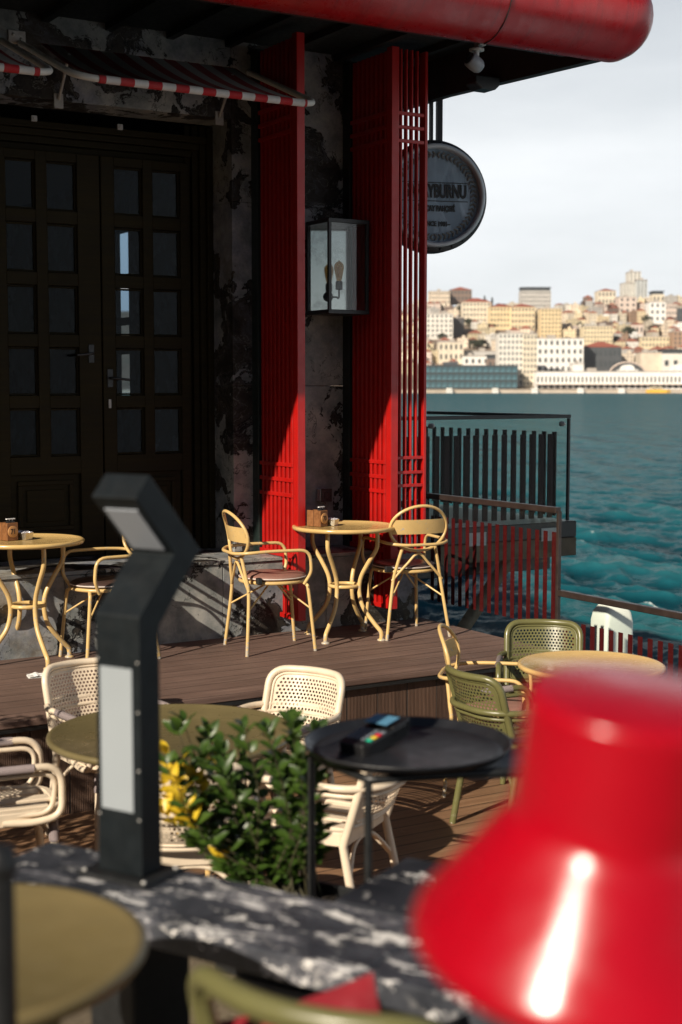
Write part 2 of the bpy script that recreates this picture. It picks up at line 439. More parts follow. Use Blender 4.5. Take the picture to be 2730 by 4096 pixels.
# room behind the doors
m=MB()
m.box(-7,.59,.9,9,.44,.5); m.box(-7,.59,.9,9,3.6,3.66); m.box(-7,.59,8.9,9,.5,3.6); m.box(-7.1,-7,.8,9,.44,3.66)
m.build('interior',DARK,cafe)
m=MB()   # mullions of the tall side opening
m.box(.65,.70,4.41,4.67,1.5,3.1)
for z in (1.95,2.22,2.62): m.box(.655,.695,3.98,4.41,z,z+.07); m.box(.655,.695,4.67,4.85,z,z+.07)
m.build('side_window_frame',DARK,cafe)
# roof
m=MB(); m.prism([(-9,8),(-9,-1.36),(1.46,-1.36),(1.31,0),(1.31,8)],3.93,4.28) 
rf=m.build('roof',SOFF,cafe)
m=MB()
for k in range(24):
    x=-8.6+k*.42
    if x<1.2: m.box(x,x+.05,-1.34,7,3.885,3.93)
m.build('soffit_batten',SOFF,rf)
# half round red fascia along the front, ending in a bullnose
NP=24; vs=[];fs=[]; secs=[(-9+(1.55+9)*k/40,1.0) for k in range(41)]+[(1.55+.31*math.sin(PI/2*k/14),max(.002,math.cos(PI/2*k/14))) for k in range(1,15)]
for x,sc in secs:
    for k in range(NP):
        t=-PI/2+2*PI*k/NP
        rb=.27 if math.cos(t)>=0 else .10
        vs.append((x,-(1.40+rb*math.cos(t)*sc),3.93+.28*math.sin(t)*sc))
for i in range(len(secs)-1):
    for k in range(NP):
        l=(k+1)%NP; fs.append((i*NP+k,(i+1)*NP+k,(i+1)*NP+l,i*NP+l))
m=MB(); m.add(vs,fs,True); fo=m.build('fascia',RED2,rf)
m=MB(); m.prism([(1.38,8),(1.38,0),(1.56,-1.42),(1.49,-1.42),(1.32,0),(1.32,8)],3.66,4.2); m.box(-9,1.32,-1.33,-1.27,3.68,3.925); m.build('edge_trim',simple('brown black roof trim',(.030,.020,.020),.5),rf)
m=MB()
for x in (.62,-1.9,-4.4):
    pts=[(x,-(1.40+.2725*math.cos(-PI/2+PI*k/14)),3.93+.2825*math.sin(-PI/2+PI*k/14)) for k in range(15)]
    m.tube(pts,.003,5)
m.build('seam',SOFF,fo)

# red lattice screens
def fin(a0,z_low=.11,label=None):
    e=empty('lattice_screen',BLD)
    tag(e,label,'lattice screen','red slatted screens on the facade')
    m=MB(); m.box(a0,a0+.058,-.255,-.192,z_low,3.88); m.build('post',RED,e,None,.003)
    m=MB(); m.box(a0+.03,a0+.036,-.192,.27,.535,3.86); m.box(a0+.03,a0+.036,-.192,-.014,z_low+.03,.535); m.build('backing_board',RED,e)
    m=MB(); n=8; step=.0575
    for k in range(n):
        b=.168-k*step
        z0=.535 if b<.012 else z_low+.02
        m.box(a0+.002,a0+.03,-b-.014,-b+.014,z0,3.86); m.box(a0+.036,a0+.056,-b-.014,-b+.014,z0,3.86)
    m.build('slats',RED,e,None,.002,1)
    for z in (1.13,1.03,.93,3.46,3.37,3.28):
        m=MB(); m.box(a0-.004,a0+.028,-.191,.27,z-.013,z+.013); m.build('rail',RED,e,None,.002,1)
    m=MB(); m.box(a0-.006,a0+.057,-.191,.27,.516,.55); m.build('rail',RED,e,None,.002,1)
    m=MB(); m.box(a0-.006,a0+.057,-.191,-.014,z_low,z_low+.03); m.build('rail',RED,e,None,.002,1)
    m=MB(); m.box(a0-.01,a0+.058,.27,.359,.513,3.88); m.build('dark_post',BLGRN,e,None,.002,1)
    return e
fin(0,.11,'red slatted screen between the dark doors and the wall lantern')
fin(.72,.13,'red slatted screen at the stone corner, right of the wall lantern')
e=empty('lattice_screen',BLD); tag(e,'narrow see-through red lattice at the building corner in front of the round sign','lattice screen','red slatted screens on the facade')
m=MB()
for a in (.82,.863,.906,.95): m.box(a-.0065,a+.0065,-.222,-.188,.50,3.88)
m.build('slats',RED,e,None,.002,1)
m=MB(); m.box(1.0,1.022,-.235,-.165,.5,3.88); m.build('post',RED,e,None,.002,1)
for z in (1.16,1.06,.97,3.46,3.37,3.28,.52):
    m=MB(); m.box(.779,.9995,-.229,-.205,z-.011,z+.011); m.build('rail',RED,e,None,.002,1)

# ------------------------------------------------------------------ awnings
def awning(a0,a1,label):
    e=empty('awning',BLD@T(a0,0,0)); tag(e,label,'awning','striped awnings over the doors')
    L=a1-a0
    fr=fillet([(0,.345,3.735),(0,-.6,3.365),(L,-.6,3.365),(L,.345,3.735)],.16,8)
    m=MB(); m.tube(fr,.020,10); m.build('frame',WHITE,e)
    m=MB(); n=24; vs=[];fs=[]
    x0,x1=.13,L-.10
    for k in range(n+1):
        t=k/n; y=.34-(.34+.6)*t; z=3.735-.37*t-.03*math.sin(PI*t)+.012
        vs+= [(x0,y,z),(x1,y,z),(x0,y,z+.003),(x1,y,z+.003)]
    for k in range(n):
        i=4*k;j=i+4
        fs+= [(i,j,j+1,i+1),(i+2,i+3,j+3,j+2),(i,i+2,j+2,j),(i+1,j+1,j+3,i+3)]
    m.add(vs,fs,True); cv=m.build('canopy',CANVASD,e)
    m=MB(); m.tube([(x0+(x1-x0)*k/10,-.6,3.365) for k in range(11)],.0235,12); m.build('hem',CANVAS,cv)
    for x in (.24,L-.22):
        m=MB(); m.tube([(x,.15,3.66),(x,.345,3.42)],.010,8); m.box(x-.03,x+.03,.345,.358,3.37,3.46); m.build('bracket',STEELW,e,None,.003,1)
    return e
awning(-1.60,-.03,'red and white striped awning over the double doors, right one')
awning(-3.3,-1.715,'red and white striped awning cut by the left edge of the picture')
for a,z,s in ((-1.62,3.77,.055),):
    m=MB(); m.box(a-s,a+s,.345,.358,z-.04,z+.04); 
    for k in (-1,1): m.lathe([(.009,0),(.009,.008),(.002,.010)],10,T(a+k*.025,.345,z-k*.012)@RX(PI/2))
    tag(m.build('wall_plate',STEELW,None,BLD,.004,1),'pale steel fixing plate on the dark wall above the awning','plate')
for a,w in ((-1.519,'under the left awning end'),(-.953,'over the glazed door')):
    m=MB(); m.box(a-.018,a+.018,.655,.672,3.325,3.361); m.box(a-.010,a+.010,.650,.655,3.333,3.353)
    tag(m.build('sensor',STEELW,None,BLD@T(0,-.31,-.05),.003,1),'tiny pale square sensor on the door lintel, '+w,'sensor','small sensors on the lintel')

# ------------------------------------------------------------------ lantern
LN=empty('wall_lantern',BLD); tag(LN,'black box wall lantern with clear glass and an amber filament bulb','lantern')
a0,a1,y0,y1,z0,z1=.483,.784,.16,.357,2.146,2.75
a0,a1=.372,.668
y0,y1=-.03,.27
t=.011
m=MB()
for a in (a0,a1):
    for y in (y0,y1-.012): m.box(a-t,a+t,y-t,y+t,z0,z1)
for z in (z0,z1):
    m.box(a0-t-.002,a1+t+.002,y0-t-.002,y0+t+.002,z-.014,z+.014); m.box(a0-t-.002,a0+t+.002,y0+t+.003,y1,z-.014,z+.014); m.box(a1-t-.002,a1+t+.002,y0+t+.003,y1,z-.014,z+.014)
m.box(a0+t,a1-t,y0+t,y1,z0-.012,z0+.002); m.box(a0+t,a1-t,y0+t,y1,z1-.004,z1+.012)
m.build('frame',BLACKM,LN,None,.002,1)
mt=NT('aged mirror'); mm=mt.ramp(mt.noise(6,6,.7),[(.55,(.86,.87,.86)),(.75,(.45,.45,.45))]); MIR=mt.set(mm,.10,1.0)
m=MB(); m.box(-.134,.134,-.003,.003,z0+.003,z1-.005,T((a0+a1)/2,y1-.048,0)@RZ(R(-13))); m.build('mirror_back',MIR,LN)
m=MB(); m.box(a0+t,a1-t,y0-.002,y0+.002,z0+.014,z1-.014); m.build('pane',LGLASS,LN)
for a in (a0,a1):
    m=MB(); m.box(a-.002,a+.002,y0+t,y1-.024,z0+.014,z1-.014); m.build('pane',LGLASS,LN)
cyy=(y0+y1)/2-.02
m=MB(); m.lathe([(0,0),(.035,0),(.035,.012),(0,.014)],20,T((a0+a1)/2-.01,y1-.045,z0+.115)@RX(PI/2)); m.tube([((a0+a1)/2-.01,y1-.05,z0+.115),((a0+a1)/2-.01,cyy,z0+.105)],.006,8); m.box((a0+a1)/2-.05,(a0+a1)/2+.05,y1+.002,.359,z0+.2,z1-.1); m.build('bracket',BLACKM,LN)
BULBS=[(a0+a1)/2+.005]
for ca in BULBS:
    m=MB(); m.tube(fillet([((a0+a1)/2-.01,cyy,z0+.10),(ca,cyy,z0+.10),(ca,cyy,z0+.17)],.012,4),.006,8); m.lathe([(.0,.155),(.022,.155),(.024,.16),(.024,.21),(.018,.215)],20,T(ca,cyy,z0)); m.build('bulb_holder',BLACKM,LN)
bt=NT('amber bulb glass'); bt.n.remove(bt.b)
tr=bt.new('ShaderNodeBsdfTransparent'); tr.inputs[0].default_value=(.85,.60,.28,1); gl=bt.new('ShaderNodeBsdfGlossy'); gl.inputs['Roughness'].default_value=.05
df=bt.new('ShaderNodeBsdfDiffuse'); df.inputs[0].default_value=(.55,.33,.12,1)
m1=bt.new('ShaderNodeMixShader'); m1.inputs[0].default_value=.35; bt.link(tr.outputs[0],m1.inputs[1]); bt.link(df.outputs[0],m1.inputs[2])
m2=bt.new('ShaderNodeMixShader'); m2.inputs[0].default_value=.08; bt.link(m1.outputs[0],m2.inputs[1]); bt.link(gl.outputs[0],m2.inputs[2]); bt.link(m2.outputs[0],bt.out.inputs[0])
BULB=bt.m
FILC=simple('copper filament',(.5,.16,.05),.4,.3)
for ca in BULBS:
    m=MB(); m.lathe([(.016,.212),(.018,.225),(.030,.28),(.034,.305),(.031,.325),(.020,.340),(.007,.347),(.003,.355),(0,.356)],24,T(ca,cyy,z0)); m.build('bulb',BULB,LN)
m=MB()
for k in range(4):
    ca=BULBS[0]; q=2*PI*k/4; m.tube([(ca+.008*math.cos(q),cyy+.008*math.sin(q),z0+.235),(ca+.012*math.cos(q),cyy+.012*math.sin(q),z0+.315)],.0016,5)
m.build('filament',FILC,LN)

# switch on the wall
e=empty('wall_switch',BLD); tag(e,'black square wall switch with a pale side, on the stone behind table 70','switch')
m=MB(); m.box(.493,.578,.30,.359,.84,.925); m.build('housing',WHITE,e,None,.004,1)
m=MB(); m.box(.497,.58,.288,.2995,.836,.929); m.box(.517,.56,.284,.2875,.856,.905); m.build('rocker',BLACKM,e,None,.003,1)

# ------------------------------------------------------------------ round sign
SG=empty('round_sign',BLD@T(1.365,.20,2.993)@RZ(R(-17))); tag(SG,'round hanging shop sign reading SARAYBURNU with a wreath border','sign')
RXm=RX(PI/2)   # lathe axis -> toward the viewer (-y)
m=MB(); m.lathe([(.0,-.09),(.385,-.09),(.395,-.08),(.395,.035),(.388,.045),(.33,.045)],72,RXm)
m.lathe([(.0,-.10),(.05,-.10)],12,RXm)
for k in range(26):
    q=2*PI*k/26; m.lathe([(.009,.045),(.009,.049),(.003,.052),(0,.052)],8,T(.376*math.cos(q),0,.376*math.sin(q))@RXm)
m.build('drum',BLACKM,SG)
SGREY=simple('sign grey aluminium',(.46,.50,.52),.4,.1,var=.08); SFACE=simple('sign pale face',(.46,.60,.72),.5,var=.05,scale=4)
SBLK=simple('sign black letters',(.010,.010,.011),.5); SOLV=simple('sign grey leaves',(.13,.125,.115),.5)
m=MB(); m.lathe([(.335,.046),(.352,.046),(.360,.06),(.360,.105),(.352,.112),(.338,.112),(.330,.105),(.330,.05)],72,RXm,cap=False); m.build('rim',SGREY,SG)
m=MB(); m.lathe([(0,.052),(.333,.052)],72,RXm); m.build('face',SFACE,SG)
m=MB()
for k in range(56):
    q=2*PI*k/56+.03
    d=-1 if math.cos(q)>0 else 1
    for s_ in (-1,1):
        M=T(.290*math.cos(q),-.055,.290*math.sin(q))@RY(-q)@T(s_*.010,0,0)@RY(R(d*s_*48+ (0)))
        vs=[];n=8
        pts=[(0,-.019),(.0052,-.010),(.0062,0),(.004,.011),(0,.019),(-.004,.011),(-.0062,0),(-.0052,-.010)]
        vs=[(x,0,z) for x,z in pts]+[(x,-.008,z) for x,z in pts]
        m.add(vs,[tuple(range(7,-1,-1)),tuple(range(8,16))]+[(i,(i+1)%8,8+(i+1)%8,8+i) for i in range(8)],False,M)
m.build('wreath',SOLV,SG)
m=MB(); m.box(-.245,.245,-.058,-.053,.092,.097); m.box(-.245,.245,-.058,-.053,-.037,-.032); m.build('rule_lines',SBLK,SG)
def text_obj(name,body,size,mat,parent,M,sx=1,ext=.002,bold=.0):
    cu=bpy.data.curves.new(name,'FONT'); cu.body=body; cu.size=size; cu.extrude=ext; cu.align_x='CENTER'; cu.align_y='CENTER'; cu.offset=bold
    o=bpy.data.objects.new('tmp',cu); C.objects.link(o)
    dg=bpy.context.evaluated_depsgraph_get(); me=bpy.data.meshes.new_from_object(o.evaluated_get(dg))
    bpy.data.objects.remove(o); me.name=name
    q=bpy.data.objects.new(name,me); C.objects.link(q); me.materials.clear(); me.materials.append(mat); q.parent=parent
    q.matrix_basis=M@Matrix.Diagonal((sx,1,1,1)); return q
text_obj('lettering','SARAYBURNU',.128,SBLK,SG,T(.006,-.056,.031)@RX(PI/2),.565,.004,.004)
text_obj('lettering','A\u0130LE \u00c7AY BAH\u00c7ES\u0130',.052,SBLK,SG,T(0,-.056,-.088)@RX(PI/2),.66,.003,.0028)
text_obj('lettering','\u2013S\u0130NCE 1981\u2013',.046,SBLK,SG,T(0,-.056,-.196)@RX(PI/2),.80,.003,.0016)
m=MB()
for a,w in ((-.015,.010),(.045,.020)): m.box(a-w,a+w,-.02,.02,.39,.97)
m.build('hanger',BLACKM,SG)

# security camera under the fascia, and a small box at the roof edge
e=empty('security_camera',BLD@T(.66,-1.30,3.63)); tag(e,'small grey security camera hanging under the red roof edge','camera')
m=MB(); m.box(-.02,.03,-.03,.03,.03,.07); m.build('junction_box',STEELW,e,None,.004,1)
m=MB(); m.lathe([(.0,.0),(.045,.0),(.045,.012),(.02,.02),(.014,.03),(0,.03)],20,T(-.02,0,0)); m.tube([(-.02,0,0),(-.02,0,-.03)],.016,10); m.build('mount',STEELW,e)
m=MB(); m.lathe([(0,-.05),(.03,-.048),(.043,-.03),(.046,0),(.046,.045),(.040,.05),(.0,.05)],20,T(-.03,0,-.075)@RY(R(-60))); m.build('body',simple('camera grey',(.25,.27,.29),.4),e)
m=MB(); m.lathe([(0,0),(.036,0),(.036,.004),(0,.006)],20,T(-.03,0,-.075)@RY(R(-60))@T(0,0,.05)); m.build('lens',BLACKM,e)
m=MB(); m.prism([(-.10,0),(.10,0),(.10,-.05),(.06,-.085),(-.05,-.085),(-.10,-.05)],-.06,.06,T(1.28,-.5,3.69)@RX(PI/2))
tag(m.build('floodlight',BLACKM,None,BLD,.006,1),'black floodlight housing under the far edge of the roof','floodlight')
# ------------------------------------------------------------------ glass balustrades along the water edge (a = 1.2)
def balustrade(b0,b1,z0,z1,sz0,sz1,b_first,n,step,w,label):
    e=empty('glass_balustrade',BLD); tag(e,label,'balustrade','glass balustrades with red stripes')
    m=MB(); m.box(1.196,1.206,-b1,-b0,z0,z1-.022); m.build('glass',GLASS,e)
    m=MB(); m.box(1.178,1.222,-b1-.004,-b0+.004,z1-.02,z1+.018); m.build('handrail',BRONZE,e,None,.004,1)
    m=MB()
    for k in range(n):
        b=b_first+k*step
        if b>b1-.02: break
        m.box(1.2065,1.2085,-b-w,-b,sz0,sz1)
    m.build('red_stripes',STRIPE,e)
    return e
e=balustrade(.0,1.43,-.02,.875,.13,.735,.03,17,.0835,.040,'glass balustrade with tall red stripes beside the upper deck')
m=MB(); m.box(1.186,1.214,-1.452,-1.4305,-.5,.87); m.build('end_post',BRONZE,e,None,.003,1)
balustrade(1.458,3.9,-.55,.36,-.42,.19,1.49,30,.0835,.040,'lower glass balustrade with short red stripes in front of the white bollard')
m=MB(); m.box(.90,1.19,-.02,.05,.80,.845); tag(m.build('black_rail',BLACKM,None,BLD,.004,1),'short black rail joining the lattice to the glass balustrade','rail')
# balcony beyond
BC=empty('glass_balcony',BLD); tag(BC,'far glass balcony with dark red slats over timber beams above the water','balcony')
y0=1.138; x1=3.44; yb=3.25
m=MB(); m.box(.79,x1+.06,y0-.05,yb+.1,.36,.497); m.build('floor_slab',BLACKM,BC,None,.006,1)
m=MB(); m.box(.79,x1+.06,y0-.052,y0+.16,.20,.357); m.box(.79,x1+.0,y0+1.9,yb+.1,.20,.357); m.build('timber_beam',BEAMW,BC,None,.006,1)
m=MB(); m.box(.79,x1-.02,y0+.2,y0+.36,.06,.30); m.build('under_beam',BLACKM,BC,None,.006,1)
m=MB(); m.box(.80,x1-.03,y0,y0+.010,.5,1.375); m.build('glass',GLASS,BC)
m=MB(); m.box(x1-.012,x1-.002,y0+.02,yb,.5,1.375); m.build('glass',GLASS,BC)
m=MB(); m.box(.80,x1+.012,y0-.016,y0+.026,1.378,1.408); m.box(x1-.03,x1+.012,y0+.028,yb,1.378,1.408); m.build('handrail',BLACKM,BC,None,.004,1)
m=MB(); m.box(x1-.014,x1+.010,y0-.012,y0+.014,.5,1.376); m.build('corner_post',BLACKM,BC,None,.003,1)
m=MB(); x=x1-.16; k=0
while x>1.0:
    m.box(x-.048,x,y0+.014,y0+.03,.53,1.245); x-=.098; k+=1
y=y0+.14
while y<yb: m.box(x1-.032,x1-.016,y,y+.045,.53,1.245+.012); y+=.14
m.build('red_slats',SLATD,BC)
for q,zz in ((x1-.09,1.33),(2.0,1.33)):
    m=MB(); m.lathe([(0,0),(.022,0),(.022,.03),(.012,.034),(.012,.05),(0,.05)],14,T(q,y0-.001,zz)@RX(PI/2)); m.build('glass_clamp',STEELW,BC)
for q in (3.2,2.42,1.75):
    m=MB(); m.box(q-.09,q+.11,y0-.056,y0-.0525,.34,.45); m.build('pale_board',simple('pale board',(.42,.43,.42),.6) if q==3.2 else bpy.data.materials['pale board'],BC)
m=MB(); m.tube([(2.85,y0+.05,.19),(1.95,.9,-.55)],.075,4); m.build('brace',BEAMW,BC)

# white bollard standing on the quay step behind the lower glass
e=empty('mooring_bollard',loc=(2.03,10.55,-1.12),rz=R(22)); tag(e,'chunky white mooring bollard with a rounded cap behind the lower glass','bollard')
def rsq(w,r,z,n=5):
    return [(x,y,z) for (x,y) in rsq2(w,r,n)]
def rsq2(w,r,n=5):
    out=[]
    for cx_,cy_,a in ((1,1,0),(-1,1,90),(-1,-1,180),(1,-1,270)):
        for k in range(n+1):
            t=R(a+90*k/n); out.append((cx_*(w-r)+r*math.cos(t),cy_*(w-r)+r*math.sin(t)))
    return out
def loft(m,rings,smooth=True):
    n=len(rings[0]); vs=[p for r in rings for p in r]; fs=[]
    for i in range(len(rings)-1):
        for k in range(n):
            l=(k+1)%n; fs.append((i*n+k,i*n+l,(i+1)*n+l,(i+1)*n+k))
    fs.append(tuple(reversed(range(n)))); fs.append(tuple(range((len(rings)-1)*n,len(rings)*n)))
    return m.add(vs,fs,smooth)
m=MB(); loft(m,[rsq(.15,.04,0),rsq(.145,.04,.68),rsq(.135,.04,.74),rsq(.128,.04,.78)]); m.build('shaft',WHITEM,e)
m=MB(); loft(m,[rsq(.122,.035,.784),rsq(.124,.035,.80),rsq(.122,.035,1.02),rsq(.112,.04,1.09),rsq(.085,.04,1.135),rsq(.045,.03,1.155)]); m.build('cap',WHITEM,e)

# ------------------------------------------------------------------ furniture prototypes
def make_bistro(paint,cushion):
    """round seated tube armchair with an oval hoop back; faces +y, stands on z=0"""
    e=empty('hoop_back_armchair',loc=(0,0,0))
    # hoop
    def hp(t,s=1.0):
        x=.200*math.cos(t)*s; h=.148*math.sin(t)*s
        return (x,-.245-.058*(h+.148)/.30+.045*(x/.2)**2,.728+h)
    m=MB(); m.tube([hp(2*PI*k/40) for k in range(40)],.0105,10,True); hoop=m.build('back_hoop',paint,e)
    m=MB(); vs=[];fs=[]; n=16
    for k in range(n+1):
        u=-1+2*k/n
        for z in (.690,.785):
            h=z-.728; lim=.2*math.sqrt(max(0,1-(h/.148)**2))
            x=u*(lim-.004); y=-.245-.058*(h+.148)/.30+.045*(x/.2)**2
            vs+= [(x,y-.002,z),(x,y+.002,z)]
    f1=[(4*k,4*k+4,4*k+6,4*k+2) for k in range(n)]; f2=[(4*k+1,4*k+3,4*k+7,4*k+5) for k in range(n)]
    f3=[(4*k+2,4*k+6,4*k+7,4*k+3) for k in range(n)]+[(4*k,4*k+1,4*k+5,4*k+4) for k in range(n)]
    m.add(vs,f1,True); m.add(vs,f2,True); m.add(vs,f3); m.build('back_panel',paint,e)
    m=MB(); ring=[(.205*math.cos(2*PI*k/36),.205*math.sin(2*PI*k/36),.437) for k in range(36)]
    m.tube(ring,.0115,8,True); m.lathe([(0,.4385),(.20,.4385),(.20,.4445),(0,.4445)],36); m.build('seat_frame',paint,e)
    m=MB(); m.lathe([(0,.4455),(.19,.4455),(.205,.452),(.211,.461),(.207,.470),(.19,.478),(.12,.485),(0,.487)],40); c=m.build('cushion',cushion,e)
    m=MB(); m.tube([(.2105*math.cos(2*PI*k/40),.2105*math.sin(2*PI*k/40),.4615) for k in range(40)],.0038,6,True); m.build('piping',PIPE,c)
    m=MB(); m.box(-.20,-.155,-.165,-.135,.435,.474); m.box(.155,.20,-.165,-.135,.435,.474); m.build('strap',BLACKM,c,None,.004,1)
    arm=fillet([(.205,.135,.425),(.228,.175,.50),(.232,.165,.640),(.226,-.10,.640),(.215,-.235,.632),(.12,-.292,.622),(-.12,-.292,.622),(-.215,-.235,.632),(-.226,-.10,.640),(-.232,.165,.640),(-.228,.175,.50),(-.205,.135,.425)],[0,.03,.075,.1,.08,.08,.08,.08,.1,.075,.03,0],5)
    m=MB(); m.tube(arm,.0105,9); m.build('armrest',paint,e)
    for s in (-1,1):
        m=MB(); m.tube(crv([(s*.115,-.245,.608),(s*.148,-.226,.48),(s*.172,-.215,.36),(s*.225,-.245,0)],6),.0112,9); m.build('leg',paint,e)
        m=MB(); m.tube(crv([(s*.10,.15,.432),(s*.150,.170,.415),(s*.168,.180,.36),(s*.190,.215,0)],6),.0112,9); m.build('leg',paint,e)
    m=MB(); m.tube(crv([(-.178,-.215,.385),(-.08,-.228,.49),(0,-.236,.560),(.08,-.228,.49),(.178,-.215,.385)],6),.009,8)
    for s in (-1,1):
        m.tube([(s*.184,-.222,.27),(0,-.01,.425)],.006,7); m.tube([(s*.172,.185,.27),(0,.01,.425)],.006,7)
    m.build('brace',paint,e)
    return e
def perf(m,W,H,cell,r,surf,corner=.05):
    """sheet W x H with staggered round holes; surf maps (u,v) to a point"""
    nx=int(W/cell); cw=W/nx; rows=int(H/(cell*.87)); ch=H/rows
    def cellq(x0,x1,z0,z1,hole):
        if not hole:
            m.add([surf(x0,z0),surf(x1,z0),surf(x1,z1),surf(x0,z1)],[(0,1,2,3)],True); return
        cx_,cz=(x0+x1)/2,(z0+z1)/2
        sq=[(x1,cz),(x1,z1),(cx_,z1),(x0,z1),(x0,cz),(x0,z0),(cx_,z0),(x1,z0)]
        ho=[(cx_+r*math.cos(R(45*k)),cz+r*math.sin(R(45*k))) for k in range(8)]
        m.add([surf(*p) for p in sq]+[surf(*p) for p in ho],[(k,(k+1)%8,8+(k+1)%8,8+k) for k in range(8)],True)
    for j in range(rows):
        z0=-H/2+j*ch; z1=z0+ch; off=(j%2)*cw/2
        edge=j in (0,rows-1)
        if off: cellq(-W/2,-W/2+off,z0,z1,False)
        k=0; x=-W/2+off
        while x+cw<=W/2+1e-6:
            cx_=abs(x+cw/2); cz=abs((z0+z1)/2)
            inc=(cx_<W/2-cw*.8) and not edge and not (cx_>W/2-corner*.8 and cz>H/2-corner*.8 and (cx_-(W/2-corner))**2+(cz-(H/2-corner))**2>(corner*.8)**2)
            cellq(x,x+cw,z0,z1,inc); x+=cw
        if x<W/2-1e-6: cellq(x,W/2,z0,z1,False)
def make_cane(paint,mesh=True,name='cane_armchair',arms=True):
    """bent tube armchair with a perforated back and slatted seat; faces +y"""
    e=empty(name,loc=(0,0,0))
    def bs(x,z):   # back surface
        return (x,-.205-.30*(z-.44)+.25*(z-.44)**2*0+ -.075*(1-(x/.21)**2)*min(1,max(0,(z-.40)/.15)),z)
    # stiles and top rail in one bent tube, down to the rear feet
    top=[]
    pts=[(-.205,0,.40),(-.210,0,.80),(.210,0,.80),(.205,0,.40)]
    fl=fillet(pts,[0,.075,.075,0],7)
    dense=[]
    for i in range(len(fl)-1):
        a,b=fl[i],fl[i+1]; nn=max(1,int((b-a).length/.03))
        for k in range(nn): dense.append(a+(b-a)*k/nn)
    dense.append(fl[-1])
    back=[Vector(bs(p.x,p.z)) for p in dense]
    leftleg=[Vector((-.215,-.275,0)),Vector((-.212,-.235,.2)),Vector((-.207,-.205,.34))]
    rightleg=[Vector((.207,-.205,.34)),Vector((.212,-.235,.2)),Vector((.215,-.275,0))]
    full=leftleg+back+rightleg
    rr=[.0175]*len(full)
    m=MB(); m.tube(full,rr,10); fr=m.build('back_frame',paint,e)
    m=MB(); rail=[bs(-.205+.41*k/12,.475) for k in range(13)]; m.tube(rail,.0115,8); m.build('lower_rail',paint,fr)
    inn=fillet([(-.186,0,.492),(-.190,0,.779),(.190,0,.779),(.186,0,.492)],[.02,.06,.06,.02],5,True)
    d2=[]
    for i in range(len(inn)):
        a,b=inn[i],inn[(i+1)%len(inn)]; nn=max(1,int((b-a).length/.03))
        for k in range(nn): d2.append(Vector(bs((a+(b-a)*k/nn).x,(a+(b-a)*k/nn).z)))
    m=MB(); m.tube(d2,.0065,7,True); m.build('inner_frame',paint,fr)
    if mesh:
        m=MB(); perf(m,.372,.285,.0182,.0062,lambda u,v: bs(u,.6355+v),.06); m.build('perforated_panel',paint,e)
    # double tube arms running round the back
    def arm(z,r,o,zb):
        p=[(.20,-.02,zb+.004),(.218+o,.10,zb),(.226+o,.215,zb+.02),(.228+o,.215,z),(.236+o,-.02,z),(.240+o,-.235,z),(.13,-.345-o,z),(-.13,-.345-o,z),(-.240-o,-.235,z),(-.236-o,-.02,z),(-.228-o,.215,z),(-.226-o,.215,zb+.02),(-.218-o,.10,zb),(-.20,-.02,zb+.004)]
        q=fillet(p,[0,.05,.085,.085,.1,.11,.1,.1,.11,.1,.085,.085,.05,0],6)
        mm=MB(); mm.tube(q,r,9); return mm
    if arms:
        a_=arm(.635,.0155,.006,.405).build('armrest',paint,e)
        p=[( .214,.195,.435),(.219,.195,.602),(.226,-.02,.602),(.230,-.235,.602),(.12,-.332,.602),(-.12,-.332,.602),(-.230,-.235,.602),(-.226,-.02,.602),(-.219,.195,.602),(-.214,.195,.435)]
        p=[(.20,.0,.432),(.212,.178,.436)]+p[1:-1]+[(-.212,.178,.436),(-.20,.0,.432)]
        m=MB(); m.tube(fillet(p,[0,.06,.065,.1,.1,.1,.1,.1,.1,.065,.06,0],6),.0105,8); m.build('lower_arm_tube',paint,a_)
        for s in (-1,1):
            m=MB(); m.tube([(s*.241,-.10+.20*k/6,.6335) for k in range(7)],.0185,12); m.build('cord_wrap',CORD,a_)
    # seat: bent rim, slats
    m=MB(); seat=fillet([(-.20,-.20,0),(.20,-.20,0),(.215,.10,0),(.15,.235,0),(-.15,.235,0),(-.215,.10,0)],[.04,.04,.12,.1,.1,.12],5,True)
    n=len(seat); vs=[];fs=[]
    for p in seat:
        q=Vector((p.x*.87,p.y*.87,0))
        vs+= [(p.x,p.y,.392),(p.x,p.y,.448),(q.x,q.y,.448),(q.x,q.y,.392)]
    for k in range(n):
        i=4*k;j=4*((k+1)%n)
        for a,b in ((0,1),(1,2),(2,3),(3,0)): fs.append((i+a,j+a,j+b,i+b))
    m.add(vs,fs,False); st=m.build('seat_rim',paint,e,None,.004,1)
    for x in (-.105,0,.105):
        m=MB(); m.box(x-.034,x+.034,-.176,.208-abs(x)*.25,.430,.446); m.build('seat_slat',paint,e,None,.004,1)
    for s in (-1,1):
        m=MB(); m.tube(crv([(s*.175,.185,.40),(s*.185,.195,.25),(s*.205,.225,0)],6),[.0175]*12+[.014],10); l=m.build('leg',paint,e)
        m=MB(); m.tube([(s*.176,.186,.395),(s*.181,.191,.31)],.0215,12); m.build('cord_wrap',CORD,l)
        m=MB(); m.tube(crv([(s*.182,.19,.30),(s*.10,.13,.385),(s*.05,.0,.40),(s*.11,-.13,.38),(s*.20,-.215,.26)],6),.009,8); m.build('stretcher',paint,e)
    m=MB(); m.tube(crv([(-.205,-.22,.26),(-.10,-.19,.36),(0,-.185,.385),(.10,-.19,.36),(.205,-.22,.26)],6),.009,8); m.build('stretcher',paint,e)
    return e
